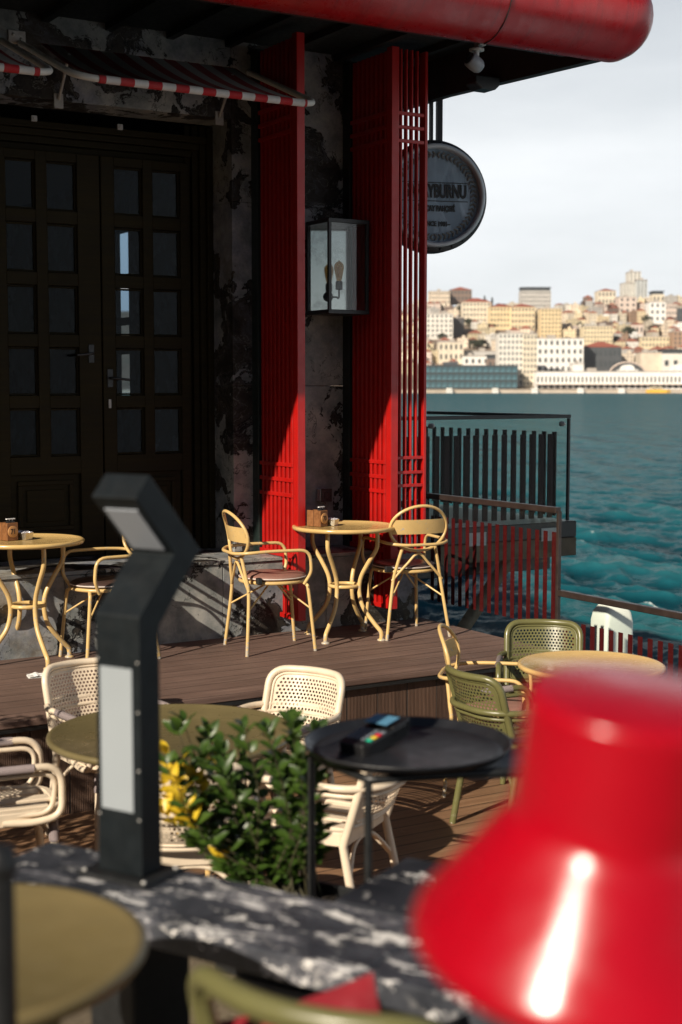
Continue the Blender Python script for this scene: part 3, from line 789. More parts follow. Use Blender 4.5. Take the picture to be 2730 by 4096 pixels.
def make_table(Rr,paint,top,loc,rz,h=.74,name='round_table'):
    e=empty(name,loc=loc,rz=rz); k=Rr/.34; k=min(k,1.25)
    m=MB(); m.lathe([(0,h-.028),(Rr-.03,h-.028),(Rr-.006,h-.026),(Rr+.002,h-.014),(Rr,h-.003),(Rr-.010,h+.002),(Rr-.022,h),(Rr-.028,h-.0035),(0,h-.003)],72); m.build('tabletop',top,e)
    for q in range(4):
        a=PI/2*q+PI/4
        pr=[(.235*k,h-.03),(.238*k,h-.09),(.228*k,h-.15),(.165*k,h-.25),(.118*k,h-.34),(.108*k,h-.43),(.135*k,h-.53),(.215*k,h-.63),(.258*k,h-.675),(.268*k,h-.70),(.268*k,.012)]
        m=MB(); m.tube(crv([(r*math.cos(a),r*math.sin(a),z) for r,z in pr],5),.0145,10); l=m.build('leg',paint,e)
        m=MB(); m.lathe([(.027,0),(.027,.008),(.015,.013)],16,T(.268*k*math.cos(a),.268*k*math.sin(a),0)); m.build('foot',paint,l)
    m=MB(); m.tube([(.098*k*math.cos(2*PI*i/28),.098*k*math.sin(2*PI*i/28),h-.395) for i in range(28)],.0125,9,True); m.build('ring',paint,e)
    m=MB()
    for q in range(2):
        a=PI/2*q+PI/4; d=.24*k
        m.box(-d,d,-.02,.02,h-.034,h-.029,RZ(a)) if q==0 else m.box(-d,d,-.02,.02,h-.0395,h-.0345,RZ(a))
    m.build('under_bracket',paint,e)
    return e
def place(o,x,y,z,ang,label,cat='armchair',group=None,scale=1):
    o.location=(x,y,z); o.rotation_euler=(0,0,R(ang-90)); o.scale=(scale,)*3
    tag(o,label,cat,group); return o
ZL=-.52
G1='ochre hoop back armchairs'; G2='perforated back armchairs'
y1=make_bistro(YEL,CUSH)
y2=copy_tree(y1); y3=copy_tree(y1); y4=copy_tree(y1)
place(y1,-.43,8.87,0,22,'ochre hoop back armchair with a pink brown cushion, left of table 70',group=G1)
place(y2,.42,9.43,0,111,'ochre hoop back armchair with a dark cushion, right of table 70 by the glass',group=G1)
place(y3,-1.43,8.55,0,-145,'ochre hoop back armchair half hidden behind the black path light, at the left table',group=G1)
place(y4,.83,7.53,ZL,-12,'ochre hoop back armchair on the lower deck beside the olive chairs',group=G1)
for o in (y2,y3):
    for ch in o.children:
        if ch.name.startswith('cushion'): ch.data=ch.data.copy(); ch.data.materials[0]=CUSHD
def recolor(o,mat):
    for ch in o.children:
        if ch.type=='MESH' and ch.data.materials and ch.data.materials[0]==CRM:
            ch.data=ch.data.copy(); ch.data.materials[0]=mat
        recolor(ch,mat)
c1=make_cane(CRM)
c2,c3,c4,c5,o1,o2=[copy_tree(c1) for _ in range(6)]
place(c1,-1.08,6.64,ZL,-53,'cream perforated armchair behind the path light, against the upper deck step',group=G2)
place(c2,-1.42,5.78,ZL,23,'cream perforated armchair at the left edge, cord wrapped arms over a slatted seat',group=G2)
place(c3,-.58,5.33,ZL,98,'cream perforated armchair seen from behind through the shrub leaves',group=G2)
place(c4,-.335,6.43,ZL,-123,'cream perforated armchair with a sunlit back before the brown deck step',group=G2)
place(c5,-.08,5.60,ZL,155,'cream perforated armchair behind the black tray stand, back turned to the open deck',group=G2)
place(o1,1.12,7.80,ZL,-99,'olive perforated armchair behind the pale round table near the white bollard',group=G2)
place(o2,.90,6.86,ZL,30,'olive perforated armchair seen from behind between the tray and the red lamp',group=G2)
recolor(o1,OLV); recolor(o2,OLV)
e=empty('barrier_post',loc=(-.460,1.86,0)); tag(e,'dark blurred barrier post with a rounded top at the left picture edge','post')
m=MB(); m.tube([(0,0,.02),(0,0,.985)],.021,16); m.lathe([(.021,.985),(.025,.99),(.025,1.0),(.02,1.02),(.008,1.027),(0,1.028)],20); m.build('pole',CHA,e)
m=MB(); m.lathe([(0,0),(.15,0),(.15,.008),(.04,.022),(0,.022)],36); m.build('base',CHA,e)
o3=make_cane(OLV,False,'open_back_chair',False)
place(o3,.125,2.15,.012,60,'blurred olive tube chair with an open back right before the camera','chair',scale=1.0)

t=make_table(.3415,YEL,YTOP,(.023,9.259,0),R(18)); tag(t,'ochre round table with number block 70, between two hoop back chairs','table','round metal tables')
t=make_table(.34,YEL,YTOP,(-1.87,8.40,0),R(-8)); tag(t,'ochre round table at the left edge under the dark doors','table','round metal tables')
t=make_table(.51,YEL,OTOP,(-.70,5.79,ZL),R(25)); tag(t,'large olive tan round table behind the path light, ringed by cream chairs','table','round metal tables')
t=make_table(.375,YEL,YTOP,(1.288,7.23,ZL),R(10)); tag(t,'pale ochre round table between the olive chairs and the lower glass','table','round metal tables')
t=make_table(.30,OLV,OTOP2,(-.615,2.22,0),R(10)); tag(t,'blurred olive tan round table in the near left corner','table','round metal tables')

# ------------------------------------------------------------------ things on the tables
WOODB=wood_deck('oiled walnut block',[(.14,.055,.018),(.24,.10,.034),(.33,.15,.055)],.5,.0001,.5); WOODL=wood_deck('light wood disc',[(.42,.19,.06),(.52,.26,.09),(.58,.31,.12)],.5,.0001,.5)
TXT=simple('burnt lettering',(.03,.014,.006),.7)
def holder(x,y,z,rz,num,label,l2):
    e=empty('napkin_box',loc=(x,y,z),rz=rz); tag(e,label,'napkin box','wooden napkin boxes')
    w,d,h=.075,.115,.105
    m=MB(); m.box(-w/2,w/2,-d/2,-d/2+.012,0,h); m.box(-w/2,-w/2+.010,-d/2+.0125,d/2,0,h); m.box(w/2-.010,w/2,-d/2+.0125,d/2,0,h*.98); m.box(-w/2+.0105,w/2-.0105,d/2-.01,d/2,0,h*.96); m.box(-w/2+.0105,w/2-.0105,-.02,-.012,0,h); m.box(-w/2+.0105,w/2-.0105,-d/2+.0125,d/2-.0105,0,.01)
    m.build('box',WOODB,e,None,.002,1)
    f=T(0,-d/2-.0005,.053)@RX(PI/2)
    m=MB(); m.lathe([(0,0),(.034,0),(.034,.005),(.032,.006),(0,.006)],32,f); b=m.build('number_disc',WOODL,e)
    text_obj('number',num,.042,TXT,b,T(0,-d/2-.0069,.053)@RX(PI/2),.85,.0006,.0012)
    s=T(w/2+.0005,.0,.053)@RZ(PI/2)@RX(PI/2)
    m=MB(); m.lathe([(.040,0),(.040,.005),(.034,.005),(.034,.002),(0,.002)],36,s); b=m.build('badge',WOODB,e)
    text_obj('badge_lettering','SARAYBURNU',.0125,TXT,b,T(w/2+.0031,0,.053)@RZ(PI/2)@RX(PI/2),.72,.0004,.0004)
    m=MB(); m.tube([(-.006,-.034,.09),(-.008,-.034,.128)],.0035,6); m.tube([(.012,-.034,.09),(.014,-.034,.126)],.0035,6); m.box(-.028,.03,-.040,-.028,.124,.130); m.build('sachets',simple('white paper sachet',(.75,.74,.74),.5) if 'white paper sachet' not in bpy.data.materials else bpy.data.materials['white paper sachet'],e)
    m=MB(); m.box(-.027,-.004,-.044,-.024,.012,.118); m.box(.0,.026,-.044,-.024,.012,.116); m.build('black_packs',BLACKM,e,None,.002,1)
    v=Vector((math.cos(rz),math.sin(rz),0)); u=Vector((-math.sin(rz),math.cos(rz),0))
    p=Vector((x,y,z))+v*.085-u*.03
    e=empty('sugar_tray',loc=p,rz=rz+R(12)); tag(e,l2,'sugar tray','metal sugar trays')
    m=MB(); a=(.026,.052); b_=(.033,.060)
    vs=[(-a[0],-a[1],0),(a[0],-a[1],0),(a[0],a[1],0),(-a[0],a[1],0),(-b_[0],-b_[1],.042),(b_[0],-b_[1],.042),(b_[0],b_[1],.042),(-b_[0],b_[1],.042)]
    vs+=[(x_*.93,y_*.96,z_+.003 if z_<.01 else z_) for x_,y_,z_ in vs]
    m.add(vs,[(0,3,2,1),(0,1,5,4),(1,2,6,5),(2,3,7,6),(3,0,4,7),(8,9,10,11),(8,12,13,9),(9,13,14,10),(10,14,15,11),(11,15,12,8),(4,5,13,12),(5,6,14,13),(6,7,15,14),(7,4,12,15)]); m.build('tray',STEELB,e)
    m=MB(); rnd=random.Random(3)
    for i in range(4):
        for j in range(8):
            cx_=-.024+.016*i; cy_=-.049+.014*j
            m.lathe([(0,-.012),(.0055,-.008),(.0075,0),(.0055,.007),(0,.010)],7,T(cx_,cy_,.040+rnd.uniform(-.004,.004))@RX(rnd.uniform(-1,1))@RY(rnd.uniform(-1,1)),False)
    m.build('wrapped_sugar',SUGAR,e)
STEELB=simple('brushed tray steel',(.62,.58,.48),.3,.85,var=.1)
SUGAR=simple('foil sugar wrap',(.72,.70,.76),.25,.5,var=.35,scale=300)
holder(-.155,9.22,.7385,R(52),'70','walnut napkin box with number 70 on the middle table','steel tray of wrapped sugar lumps on the middle table')
holder(-1.975,8.375,.7385,R(46),'71','walnut napkin box on the left table, cut by the picture edge','steel tray of wrapped sugar lumps on the left table')
m=MB(); rnd=random.Random(5); vs=[];fs=[]
for i in range(9):
    for j in range(7): vs.append((-.07+.14*i/8,-.05+.10*j/6,.006+.006*rnd.random()+(.006 if i in (3,6) else 0)))
for i in range(8):
    for j in range(6): k=i*7+j; fs.append((k,k+7,k+8,k+1))
nv=len(vs); vs+= [(x,y,.001) for x,y,z in vs]; fs+= [tuple(reversed([q+nv for q in f])) for f in fs]
m.add(vs,fs); tag(m.build('folded_napkin',simple('white tissue',(.8,.8,.78),.8),None,T(-1.715,7.985,0)@RZ(R(20))),'crumpled white tissue wedged under the left table foot','napkin')

# ------------------------------------------------------------------ marble ledge, path light, ashtray block
UD=Vector((.857,-.515,0)); VD=Vector((.515,.857,0))
def SF(s,t,z): 
    p=Vector((-.695,3.34,0))+UD*s+VD*t
    M=T(p.x,p.y,z)@RZ(-R(31)); return M
e=empty('marble_ledge',SF(0,0,0)); tag(e,'long black marble ledge with white veins crossing the foreground','ledge')
m=MB(); m.box(.0,1.03,-.29,0,.495,.55); m.box(1.0325,4.2,-.29,0,.495,.55); m.build('slab',MARB,e,None,.004,2)
for x in (.33,2.6):
    m=MB(); m.box(x,x+.12,-.25,-.05,.0,.494); m.build('pillar',BLACKM,e,None,.005,1)
e=empty('marble_block',SF(0,0,0)); tag(e,'black marble block with a round ashtray hole behind the ledge','block')
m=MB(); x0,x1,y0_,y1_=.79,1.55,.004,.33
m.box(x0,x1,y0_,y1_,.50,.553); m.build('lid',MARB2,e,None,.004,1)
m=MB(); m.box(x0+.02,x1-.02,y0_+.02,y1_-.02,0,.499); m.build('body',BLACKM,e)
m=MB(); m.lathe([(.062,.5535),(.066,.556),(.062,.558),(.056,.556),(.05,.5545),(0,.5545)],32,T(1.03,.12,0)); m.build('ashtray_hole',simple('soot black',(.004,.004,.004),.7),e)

bo=SF(0,0,0); pb=Vector((-.437,3.045,.55))
e=empty('path_light',T(-.437,3.045,.55)@RZ(-R(31))); tag(e,'black zigzag path light with opal panels standing on the marble ledge','path light')
u0,u1=-.124,0.0      # along the ledge
prof=[(0,.012),(0,.59),(.126,.716),(-.007,.849),(.042,.898),(.224,.716),(.070,.562),(.070,.012)]
Mx=T(0,0,0)@Matrix(((0,0,1,0),(1,0,0,0),(0,1,0,0),(0,0,0,1)))   # prism xy -> local yz, extruded along x
m=MB(); m.prism(prof,u0,u1,Mx); m.build('post',DGREY,e,None,.0025,2)
m=MB(); m.box(u0-.035,u1+.035,-.035,.105,0,.011); m.build('base_plate',BLACKM,e,None,.003,1)
m=MB()
for x in (u0-.022,u1+.022):
    for y in (-.022,.092): m.lathe([(.006,.011),(.006,.015),(0,.016)],6,T(x,y,0))
m.build('bolt',STEELW,e)
m=MB(); m.box(u0+.014,u1-.020,-.0035,.0,.155,.475); m.build('opal_panel',DIFF,e,None,.001,1)
# upper panel on the underside of the top arm
A_=Vector((0,.126,.716)); B_=Vector((0,-.007,.849)); dd=(B_-A_).normalized(); nn=Vector((0,-dd.z,dd.y)); nn=nn if nn.y<0 else -nn
q=[A_+dd*.016,A_+dd*.150]
m=MB(); vs=[]
for off in (0.0,.003):
    for p in q:
        for x in (u0+.016,u1-.016): vs.append(p+nn*off+Vector((x,0,0)))
m.add(vs,[(0,1,3,2),(4,6,7,5),(0,4,5,1),(1,5,7,3),(3,7,6,2),(2,6,4,0)]); m.build('opal_panel',DIFFD,e)
m=MB()
for x,z in ((u0+.006,.14),(u1-.006,.14),(u0+.006,.49),(u1-.006,.49),(u1-.006,.25),(u1-.006,.38)):
    m.lathe([(.003,0),(.003,.0015),(0,.002)],8,T(x,0,z)@RX(PI/2))
m.build('screw',STEELW,e)

# ------------------------------------------------------------------ tray stand with card terminal
tx,ty,tz=.178,3.74,.678
e=empty('tray_stand',loc=(tx,ty,0),rz=R(12)); tag(e,'black round waiter tray fixed on a slim black tube stand','tray stand')
m=MB(); m.lathe([(0,tz-.012),(.23,tz-.012),(.257,tz-.004),(.275,tz+.016),(.279,tz+.018),(.277,tz+.012),(.260,tz-.006),(.248,tz-.002),(.236,tz-.006),(0,tz-.006)],64); m.build('tray',simple('black rubber tray',(.014,.015,.018),.36,var=.3,scale=8,bump=.15,bscale=200),e)
LX=[(-.252,.055),(-.155,-.205),(.31,-.20),(.40,.10)]
for x,y in LX:
    m=MB(); m.tube([(x,y,0),(x,y,tz-.03)],.0105,10); m.build('leg',BLACKM,e)
m=MB(); m.tube(fillet([(x,y,tz-.026) for x,y in (LX[0],LX[1],LX[2],LX[3])],.03,4,True),.011,8,True)
m.build('frame',BLACKM,e)
m=MB(); m.tube(fillet([(x,y,.15) for x,y in (LX[0],LX[1],LX[2],LX[3])],.03,4,True),.008,8,True); m.build('lower_frame',BLACKM,e)
m=MB(); m.prism([(.12,-.17),(.30,-.18),(.385,.08),(.10,.06)],tz-.050,tz-.040); m.build('shelf',simple('grey tray liner',(.16,.17,.18),.5),e)
e=empty('card_terminal',loc=(tx-.085,ty+.03,tz-.004),rz=R(-38)); e.scale=(1.2,1.2,1.2); tag(e,'black handheld card payment terminal lying on the round black tray','card terminal')
tilt=RX(R(9))
m=MB(); m.prism(rsq2(.5,.16,5),0,1,T(0,0,.002)@tilt@Matrix.Diagonal((.082,.175,.034,1))@T(0,0,0)); m.prism(rsq2(.5,.2,5),0,1,T(0,.055,.02)@tilt@Matrix.Diagonal((.080,.07,.03,1))); bd=m.build('body',simple('terminal black plastic',(.010,.010,.011),.35),e,None,.003,2)
zt=.0365
m=MB(); m.box(-.032,.032,.008,.058,zt+.013,zt+.0145,tilt); m.build('screen',simple('lcd blue grey',(.10,.26,.40),.2,var=.05),e)
KEY=simple('key grey',(.14,.16,.19),.5)
for r_ in range(4):
    for c_ in range(4):
        if c_==3 and r_ in (1,2,3): col=[None,('key red',(.62,.02,.05)),('key yellow',(.75,.55,.05)),('key green',(.02,.48,.30))][r_]
        else: col=None
        x=-.028+.0187*c_; y=-.010-.0165*r_
        m=MB(); m.box(x-.0072,x+.0072,y-.0052,y+.0052,-.001,.0022,T(0,0,zt)@tilt); 
        mt_=KEY if col is None else (bpy.data.materials.get(col[0]) or simple(col[0],col[1],.4,var=.03))
        m.build('key',mt_,e)

# ------------------------------------------------------------------ red lamp close to the camera
e=empty('red_lamp',loc=(.213,1.10,0)); tag(e,'large glossy red bell shaped lamp shade on a stand close to the camera','lamp')
LRED=painted('glossy red lamp enamel',(.37,.0015,.010),(.3,.01,.01),.80,.20,False,.10)
LM=T(0,0,1.25)@RY(R(4.5))@RX(R(8))@T(0,0,-1.25)
m=MB(); m.lathe([(.0,1.402),(.074,1.402),(.079,1.400),(.0805,1.395)]+[(.0805+.002*k/4,1.385-.080*k/4) for k in range(5)]+[(.0845,1.300)]+[(.0875+.0605*k/12,1.295-.088*k/12) for k in range(13)]+[(.1515,1.200),(.153,1.192),(.150,1.188),(.145,1.194),(.086,1.283),(.070,1.30),(.0,1.30)],96,LM); m.build('shade',LRED,e)
m=MB(); m.tube([(0,0,.02),(0,0,1.299)],.012,14); m.lathe([(0,0),(.15,0),(.15,.012),(.02,.025),(0,.025)],40); m.build('stand',BLACKM,e)

# red cushion on the olive chair
e=empty('red_cushion',loc=(-.065,2.20,.352),rz=R(-30)); tag(e,'red cushion standing on its corner inside the blurred olive chair','cushion')
m=MB(); n=14; vs=[];fs=[]
for sgn in (1,-1):
    for i in range(n+1):
        for j in range(n+1):
            u=-1+2*i/n; v=-1+2*j/n
            h=.055*((1-u**4)*(1-v**4))**.55
            vs.append((u*.19*(1-.06*(1-v*v)),sgn*h,v*.19*(1-.06*(1-u*u))))
    o=len(vs)-(n+1)**2
    for i in range(n):
        for j in range(n):
            k=o+i*(n+1)+j; f=(k,k+1,k+n+2,k+n+1); fs.append(f if sgn<0 else tuple(reversed(f)))
m.add(vs,fs,True); cu=m.build('cover',simple('red cushion cloth',(.19,.003,.010),.8,bump=.2,bscale=400),e); cu.matrix_basis=T(0,.02,.10)@RX(R(-12))@RY(R(-25))

# unseen wall added behind the viewer to darken the low sky and the reflections
m=MB(); pts=[(-34,22),(-25,-3),(-12,-21),(4,-30),(14,-31)]
for (xa,ya),(xb,yb_) in zip(pts,pts[1:]):
    L=math.hypot(xb-xa,yb_-ya); M=T(xa,ya,0)@RZ(math.atan2(yb_-ya,xb-xa)); m.box(0,L,-1.5,0,-.5,10.5,M)
    k=0
    while k*2.2<L-1: m.box(k*2.2,k*2.2+1.2,-1.0,-.4,10.501,11.5,M); k+=1
tag(m.build('sky_block_wall',simple('old rubble stone',(.13,.115,.10),.9,scale=1.2,var=.35,bump=.4,bscale=6),None),'unseen battlemented stone wall added behind the terrace to block low sky','wall')

m=MB(); m.box(-15,-12.5,.5,26,-.5,13); m.box(-15.3,-12.2,.2,26.3,13.001,13.5)  # unseen block added to keep sky light out from under the roof
an=m.build('sky_block_building',simple('dull ochre plaster',(.16,.13,.09),.9,scale=1,var=.3),None); tag(an,'unseen tall plain building added on the land side to cut sky light','building')
m=MB()
for k in range(5):
    for z in (3.5,7,10.5): m.box(-12.5,-12.46,3+k*4.5,4.3+k*4.5,z-.9,z+.9)
m.build('windows',DARK,an)
# ------------------------------------------------------------------ the far shore
WCOL={'cream':(.70,.62,.49),'cream2':(.72,.61,.41),'white':(.72,.69,.63),'bwhite':(.82,.81,.78),'beige':(.68,.58,.46),'pink':(.64,.53,.46),'ochre':(.72,.57,.34),'ochre2':(.71,.58,.38),'grey':(.52,.50,.47),'brown':(.22,.16,.13),'brown2':(.38,.25,.17),'dark':(.10,.09,.09),'slate':(.075,.082,.09),'tower':(.62,.60,.55),'tower2':(.50,.52,.52),'glass':(.035,.045,.05)}
ROOFC={'red':(.30,.10,.06),'hip':(.30,.085,.055),'grey':(.34,.32,.30),'flat':(.42,.38,.34),'slate':(.06,.07,.08)}
def facade(col,roof,win=True):
    key='facade '+col+' '+roof+('' if win else ' plain')
    if key in bpy.data.materials: return bpy.data.materials[key]
    t=NT(key); s=t.sep(); c=WCOL[col]
    base=t.ramp(t.noise(.25,4),[(.3,sc_(c,.84)),(.7,sc_(c,1.08))])
    g=t.new('ShaderNodeNewGeometry'); nz=t.sep(g.outputs['Normal'])[2]
    if win:
        fx=t.math('FRACT',t.math('DIVIDE',t.math('ADD',s[0],s[1]),3.1)); fz=t.math('FRACT',t.math('DIVIDE',s[2],3.4))
        k=t.math('MULTIPLY',t.math('MULTIPLY',t.math('GREATER_THAN',fx,.34),t.math('LESS_THAN',fx,.70)),t.math('MULTIPLY',t.math('GREATER_THAN',fz,.30),t.math('LESS_THAN',fz,.74)))
        base=t.mix(t.math('MULTIPLY',k,.72),base,(.07,.075,.08))
    oi=t.new('ShaderNodeObjectInfo'); hs=t.new('ShaderNodeHueSaturation'); t.link(t.math('MULTIPLY_ADD',oi.outputs['Random'],.42,.72),hs.inputs['Value']); t.link(base,hs.inputs['Color']); base=hs.outputs[0]
    up=t.math('GREATER_THAN',nz,.25)
    base=t.mix(up,base,t.mix(t.noise(.3,3),sc_(ROOFC[roof],.7),sc_(ROOFC[roof],1.15)))
    return t.set(base,.8)
WIN=simple('far window glass',(.055,.065,.07),.3,scale=.5); TEALW=simple('far teal glazing',(.07,.14,.17),.25,scale=.12,var=.7)
ROOFM={k:simple('far roof '+k,v,.8,scale=.3) for k,v in ROOFC.items()}
PLAIN={k:simple('render '+k,v,.8,scale=.2,var=.1) for k,v in WCOL.items()}
wmesh={}
def win_mesh(w,h,mat):
    k=(round(w,1),round(h,1),mat.name)
    if k not in wmesh:
        m=MB(); m.box(-w/2,w/2,-.12,.0,-h/2,h/2); o=m.build('window',mat); wmesh[k]=o.data; bpy.data.objects.remove(o)
    return wmesh[k]
def hip(m,w,d,z,rise,ov=.5):
    w2,d2=w/2+ov,d/2+ov; r=max(.0,w2-d2) if w>d else 0; r2=max(0,d2-w2) if d>w else 0
    m.add([(-w2,-d2,z),(w2,-d2,z),(w2,d2,z),(-w2,d2,z),(-r,-r2,z+rise),(r+.01,r2+.01 if r2 else 0.0,z+rise)],[(0,1,5,4),(1,2,5),(2,3,4,5),(3,0,4),(3,2,1,0)])
HEROES=[
 ('pale palace block with red roof, topmost left on the far hill', 'building', 105.1, 1530.6, 87.5, 22.0, 22, 16.2, 0, 'beige', 'flat', 3, 7),
 ('grey brown wing with a red roof on the left hilltop', 'building', 129.1, 1546.0, 91.7, 23.7, 22, 14.9, 0, 'brown', 'hip', 2, 6),
 ('tall beige block under a red roof beside two cypresses', 'building', 135.8, 1438.2, 63.6, 27.7, 22, 23.8, 0, 'cream', 'hip', 4, 8),
 ('long ochre yellow building, left wing with red roof', 'building', 158.1, 1411.8, 57.2, 22.5, 22, 23.8, 0, 'ochre', 'hip', 4, 7),
 ('long ochre yellow building, middle wing with red roof', 'building', 178.9, 1409.0, 55.3, 23.3, 22, 25.5, 0, 'ochre2', 'hip', 4, 7),
 ('tallest right wing of the long ochre yellow building', 'building', 200.0, 1363.4, 46.0, 19.6, 22, 30.6, 0, 'ochre', 'flat', 7, 6),
 ('recessed ochre link between two yellow wings', 'building', 196.8, 1432.6, 59.8, 6.1, 22, 20.6, 0, 'ochre2', 'flat', 3, 2),
 ('pale hotel with a dark slate top floor on the ridge', 'building', 205.6, 1513.0, 82.8, 31.5, 22, 20.7, 0, 'grey', 'slate', 4, 11),
 ('white apartment block with balconies at the left of the far shore', 'building', 93.7, 1363.4, 46.0, 25.4, 22, 25.6, 0, 'white', 'flat', 5, 6),
 ('dark block right of the white balcony apartments', 'building', 113.5, 1381.0, 50.0, 10.6, 22, 18.7, 0, 'dark', 'flat', 2, 3),
 ('wide white office block with many small square windows', 'building', 134.4, 1132.0, 0.7, 19.4, 22, 43.7, 0, 'white', 'flat', 9, 6),
 ('narrower wing of the white office block, set slightly back', 'building', 149.3, 1129.4, -0.3, 11.1, 22, 43.9, 0, 'cream', 'flat', 9, 4),
 ('bright white harbour block with sparse pairs of windows', 'building', 182.0, 1187.4, 10.7, 38.5, 22, 31.5, 0, 'bwhite', 'flat', 4, 8),
 ('dark glazed block with a red hipped roof by the white harbour block', 'building', 220.7, 1205.0, 13.8, 31.3, 26, 21.9, 0, 'slate', 'hip', 2, 8),
 ('long low white ferry terminal with a row of small windows', 'building', 215.3, 1114.8, -1.4, 126.2, 16, 15.3, 0, 'bwhite', 'flat', 1, 40),
 ('square white tower of the ferry terminal', 'building', 185.2, 1115.6, -0.8, 8.5, 17, 20.7, 0, 'bwhite', 'flat', 1, 1),
 ('white gabled centre bay of the ferry terminal', 'building', 225.1, 1115.6, -0.8, 13.3, 17, 16.5, 0, 'bwhite', 'arch', 1, 1),
 ('white gabled right bay of the ferry terminal', 'building', 264.6, 1115.6, -0.8, 14.3, 17, 16.5, 0, 'bwhite', 'arch', 1, 1),
 ('dark vaulted hall roof behind the terminal gable', 'building', 238.0, 1187.4, 10.7, 31.2, 14, 11.8, 0, 'slate', 'vault', 0, 0),
 ('dark glass fronted waterfront hall at the left of the shore', 'building', 101.1, 1110.4, -2.0, 72.4, 20, 20.4, 0, 'glass', 'flat', 3, 16),
 ('low white pavilion with four tall windows above the glass hall', 'building', 115.6, 1222.6, 17.0, 21.7, 22, 11.3, 0, 'bwhite', 'flat', 1, 4),
 ('long grey roofed shed behind the white pavilion', 'building', 123.2, 1257.8, 23.8, 29.3, 22, 9.6, 0, 'grey', 'flat', 0, 0),
 ('cream villa with a shaded loggia on the left slope', 'building', 95.8, 1244.6, 21.2, 21.7, 22, 19.8, 0, 'cream', 'flat', 2, 5),
 ('low building with a dark mansard roof by the office block', 'building', 136.2, 1205.0, 13.8, 24.7, 22, 11.9, 0, 'brown', 'slate', 1, 6),
 ('broad pale yellow block in the middle of the slope', 'building', 236.2, 1315.0, 35.4, 26.6, 22, 22.4, 0, 'cream2', 'flat', 5, 9),
 ('stepped pale tower on the skyline, lowest left stage', 'building', 316.2, 1567.0, 95.4, 15.8, 22, 19.8, 0, 'tower', 'flat', 6, 5),
 ('stepped pale tower on the skyline, tallest middle stage', 'building', 322.8, 1577.0, 96.0, 12.5, 22, 32.1, 0, 'tower', 'flat', 9, 3),
 ('stepped pale tower on the skyline, right stage', 'building', 326.5, 1556.6, 93.8, 11.0, 22, 24.0, 0, 'tower2', 'flat', 7, 3),
 ('pale house with a pointed gable left of the skyline tower', 'building', 282.8, 1526.2, 86.3, 19.1, 22, 18.0, 0, 'cream', 'hip', 2, 5),
 ('pinkish block with dark balconies below the skyline tower', 'building', 297.0, 1486.6, 75.8, 18.2, 22, 19.4, 0, 'pink', 'flat', 3, 3),
 ('white slab block at the right edge of the far hill', 'building', 318.5, 1442.6, 64.7, 16.3, 22, 22.5, 0, 'bwhite', 'flat', 3, 3),
 ('pale grey pink wing beside the white slab block', 'building', 332.4, 1442.6, 64.7, 11.5, 22, 20.3, 0, 'pink', 'flat', 3, 4),
 ('grey slate block at the right end of the far hill', 'building', 346.7, 1442.6, 64.7, 18.1, 22, 16.7, 0, 'slate', 'flat', 2, 5),
 ('small square pavilion with a grey roof on the right ridge', 'building', 339.6, 1535.0, 88.7, 12.2, 22, 12.4, 0, 'cream', 'slate', 1, 3),
 ('plain pale pink warehouse gable behind the terminal', 'building', 258.7, 1191.8, 11.5, 17.9, 22, 19.1, 0, 'beige', 'flat', 0, 0),
 ('white warehouse with a dark flat roof at the right of the shore', 'building', 281.6, 1187.4, 10.7, 29.8, 22, 19.1, 0, 'white', 'slate', 1, 4),
 ('long yellow house on the right slope', 'building', 288.9, 1315.0, 35.4, 25.8, 22, 12.7, 0, 'cream2', 'flat', 2, 8),
 ('tall brown apartment block at the right edge of the slope', 'building', 312.2, 1304.0, 33.1, 18.8, 22, 19.4, 0, 'brown2', 'flat', 4, 5),
 ('house with a steep red roof on the right slope', 'building', 284.8, 1376.6, 49.0, 11.8, 22, 13.2, 0, 'pink', 'hip', 1, 3),
]
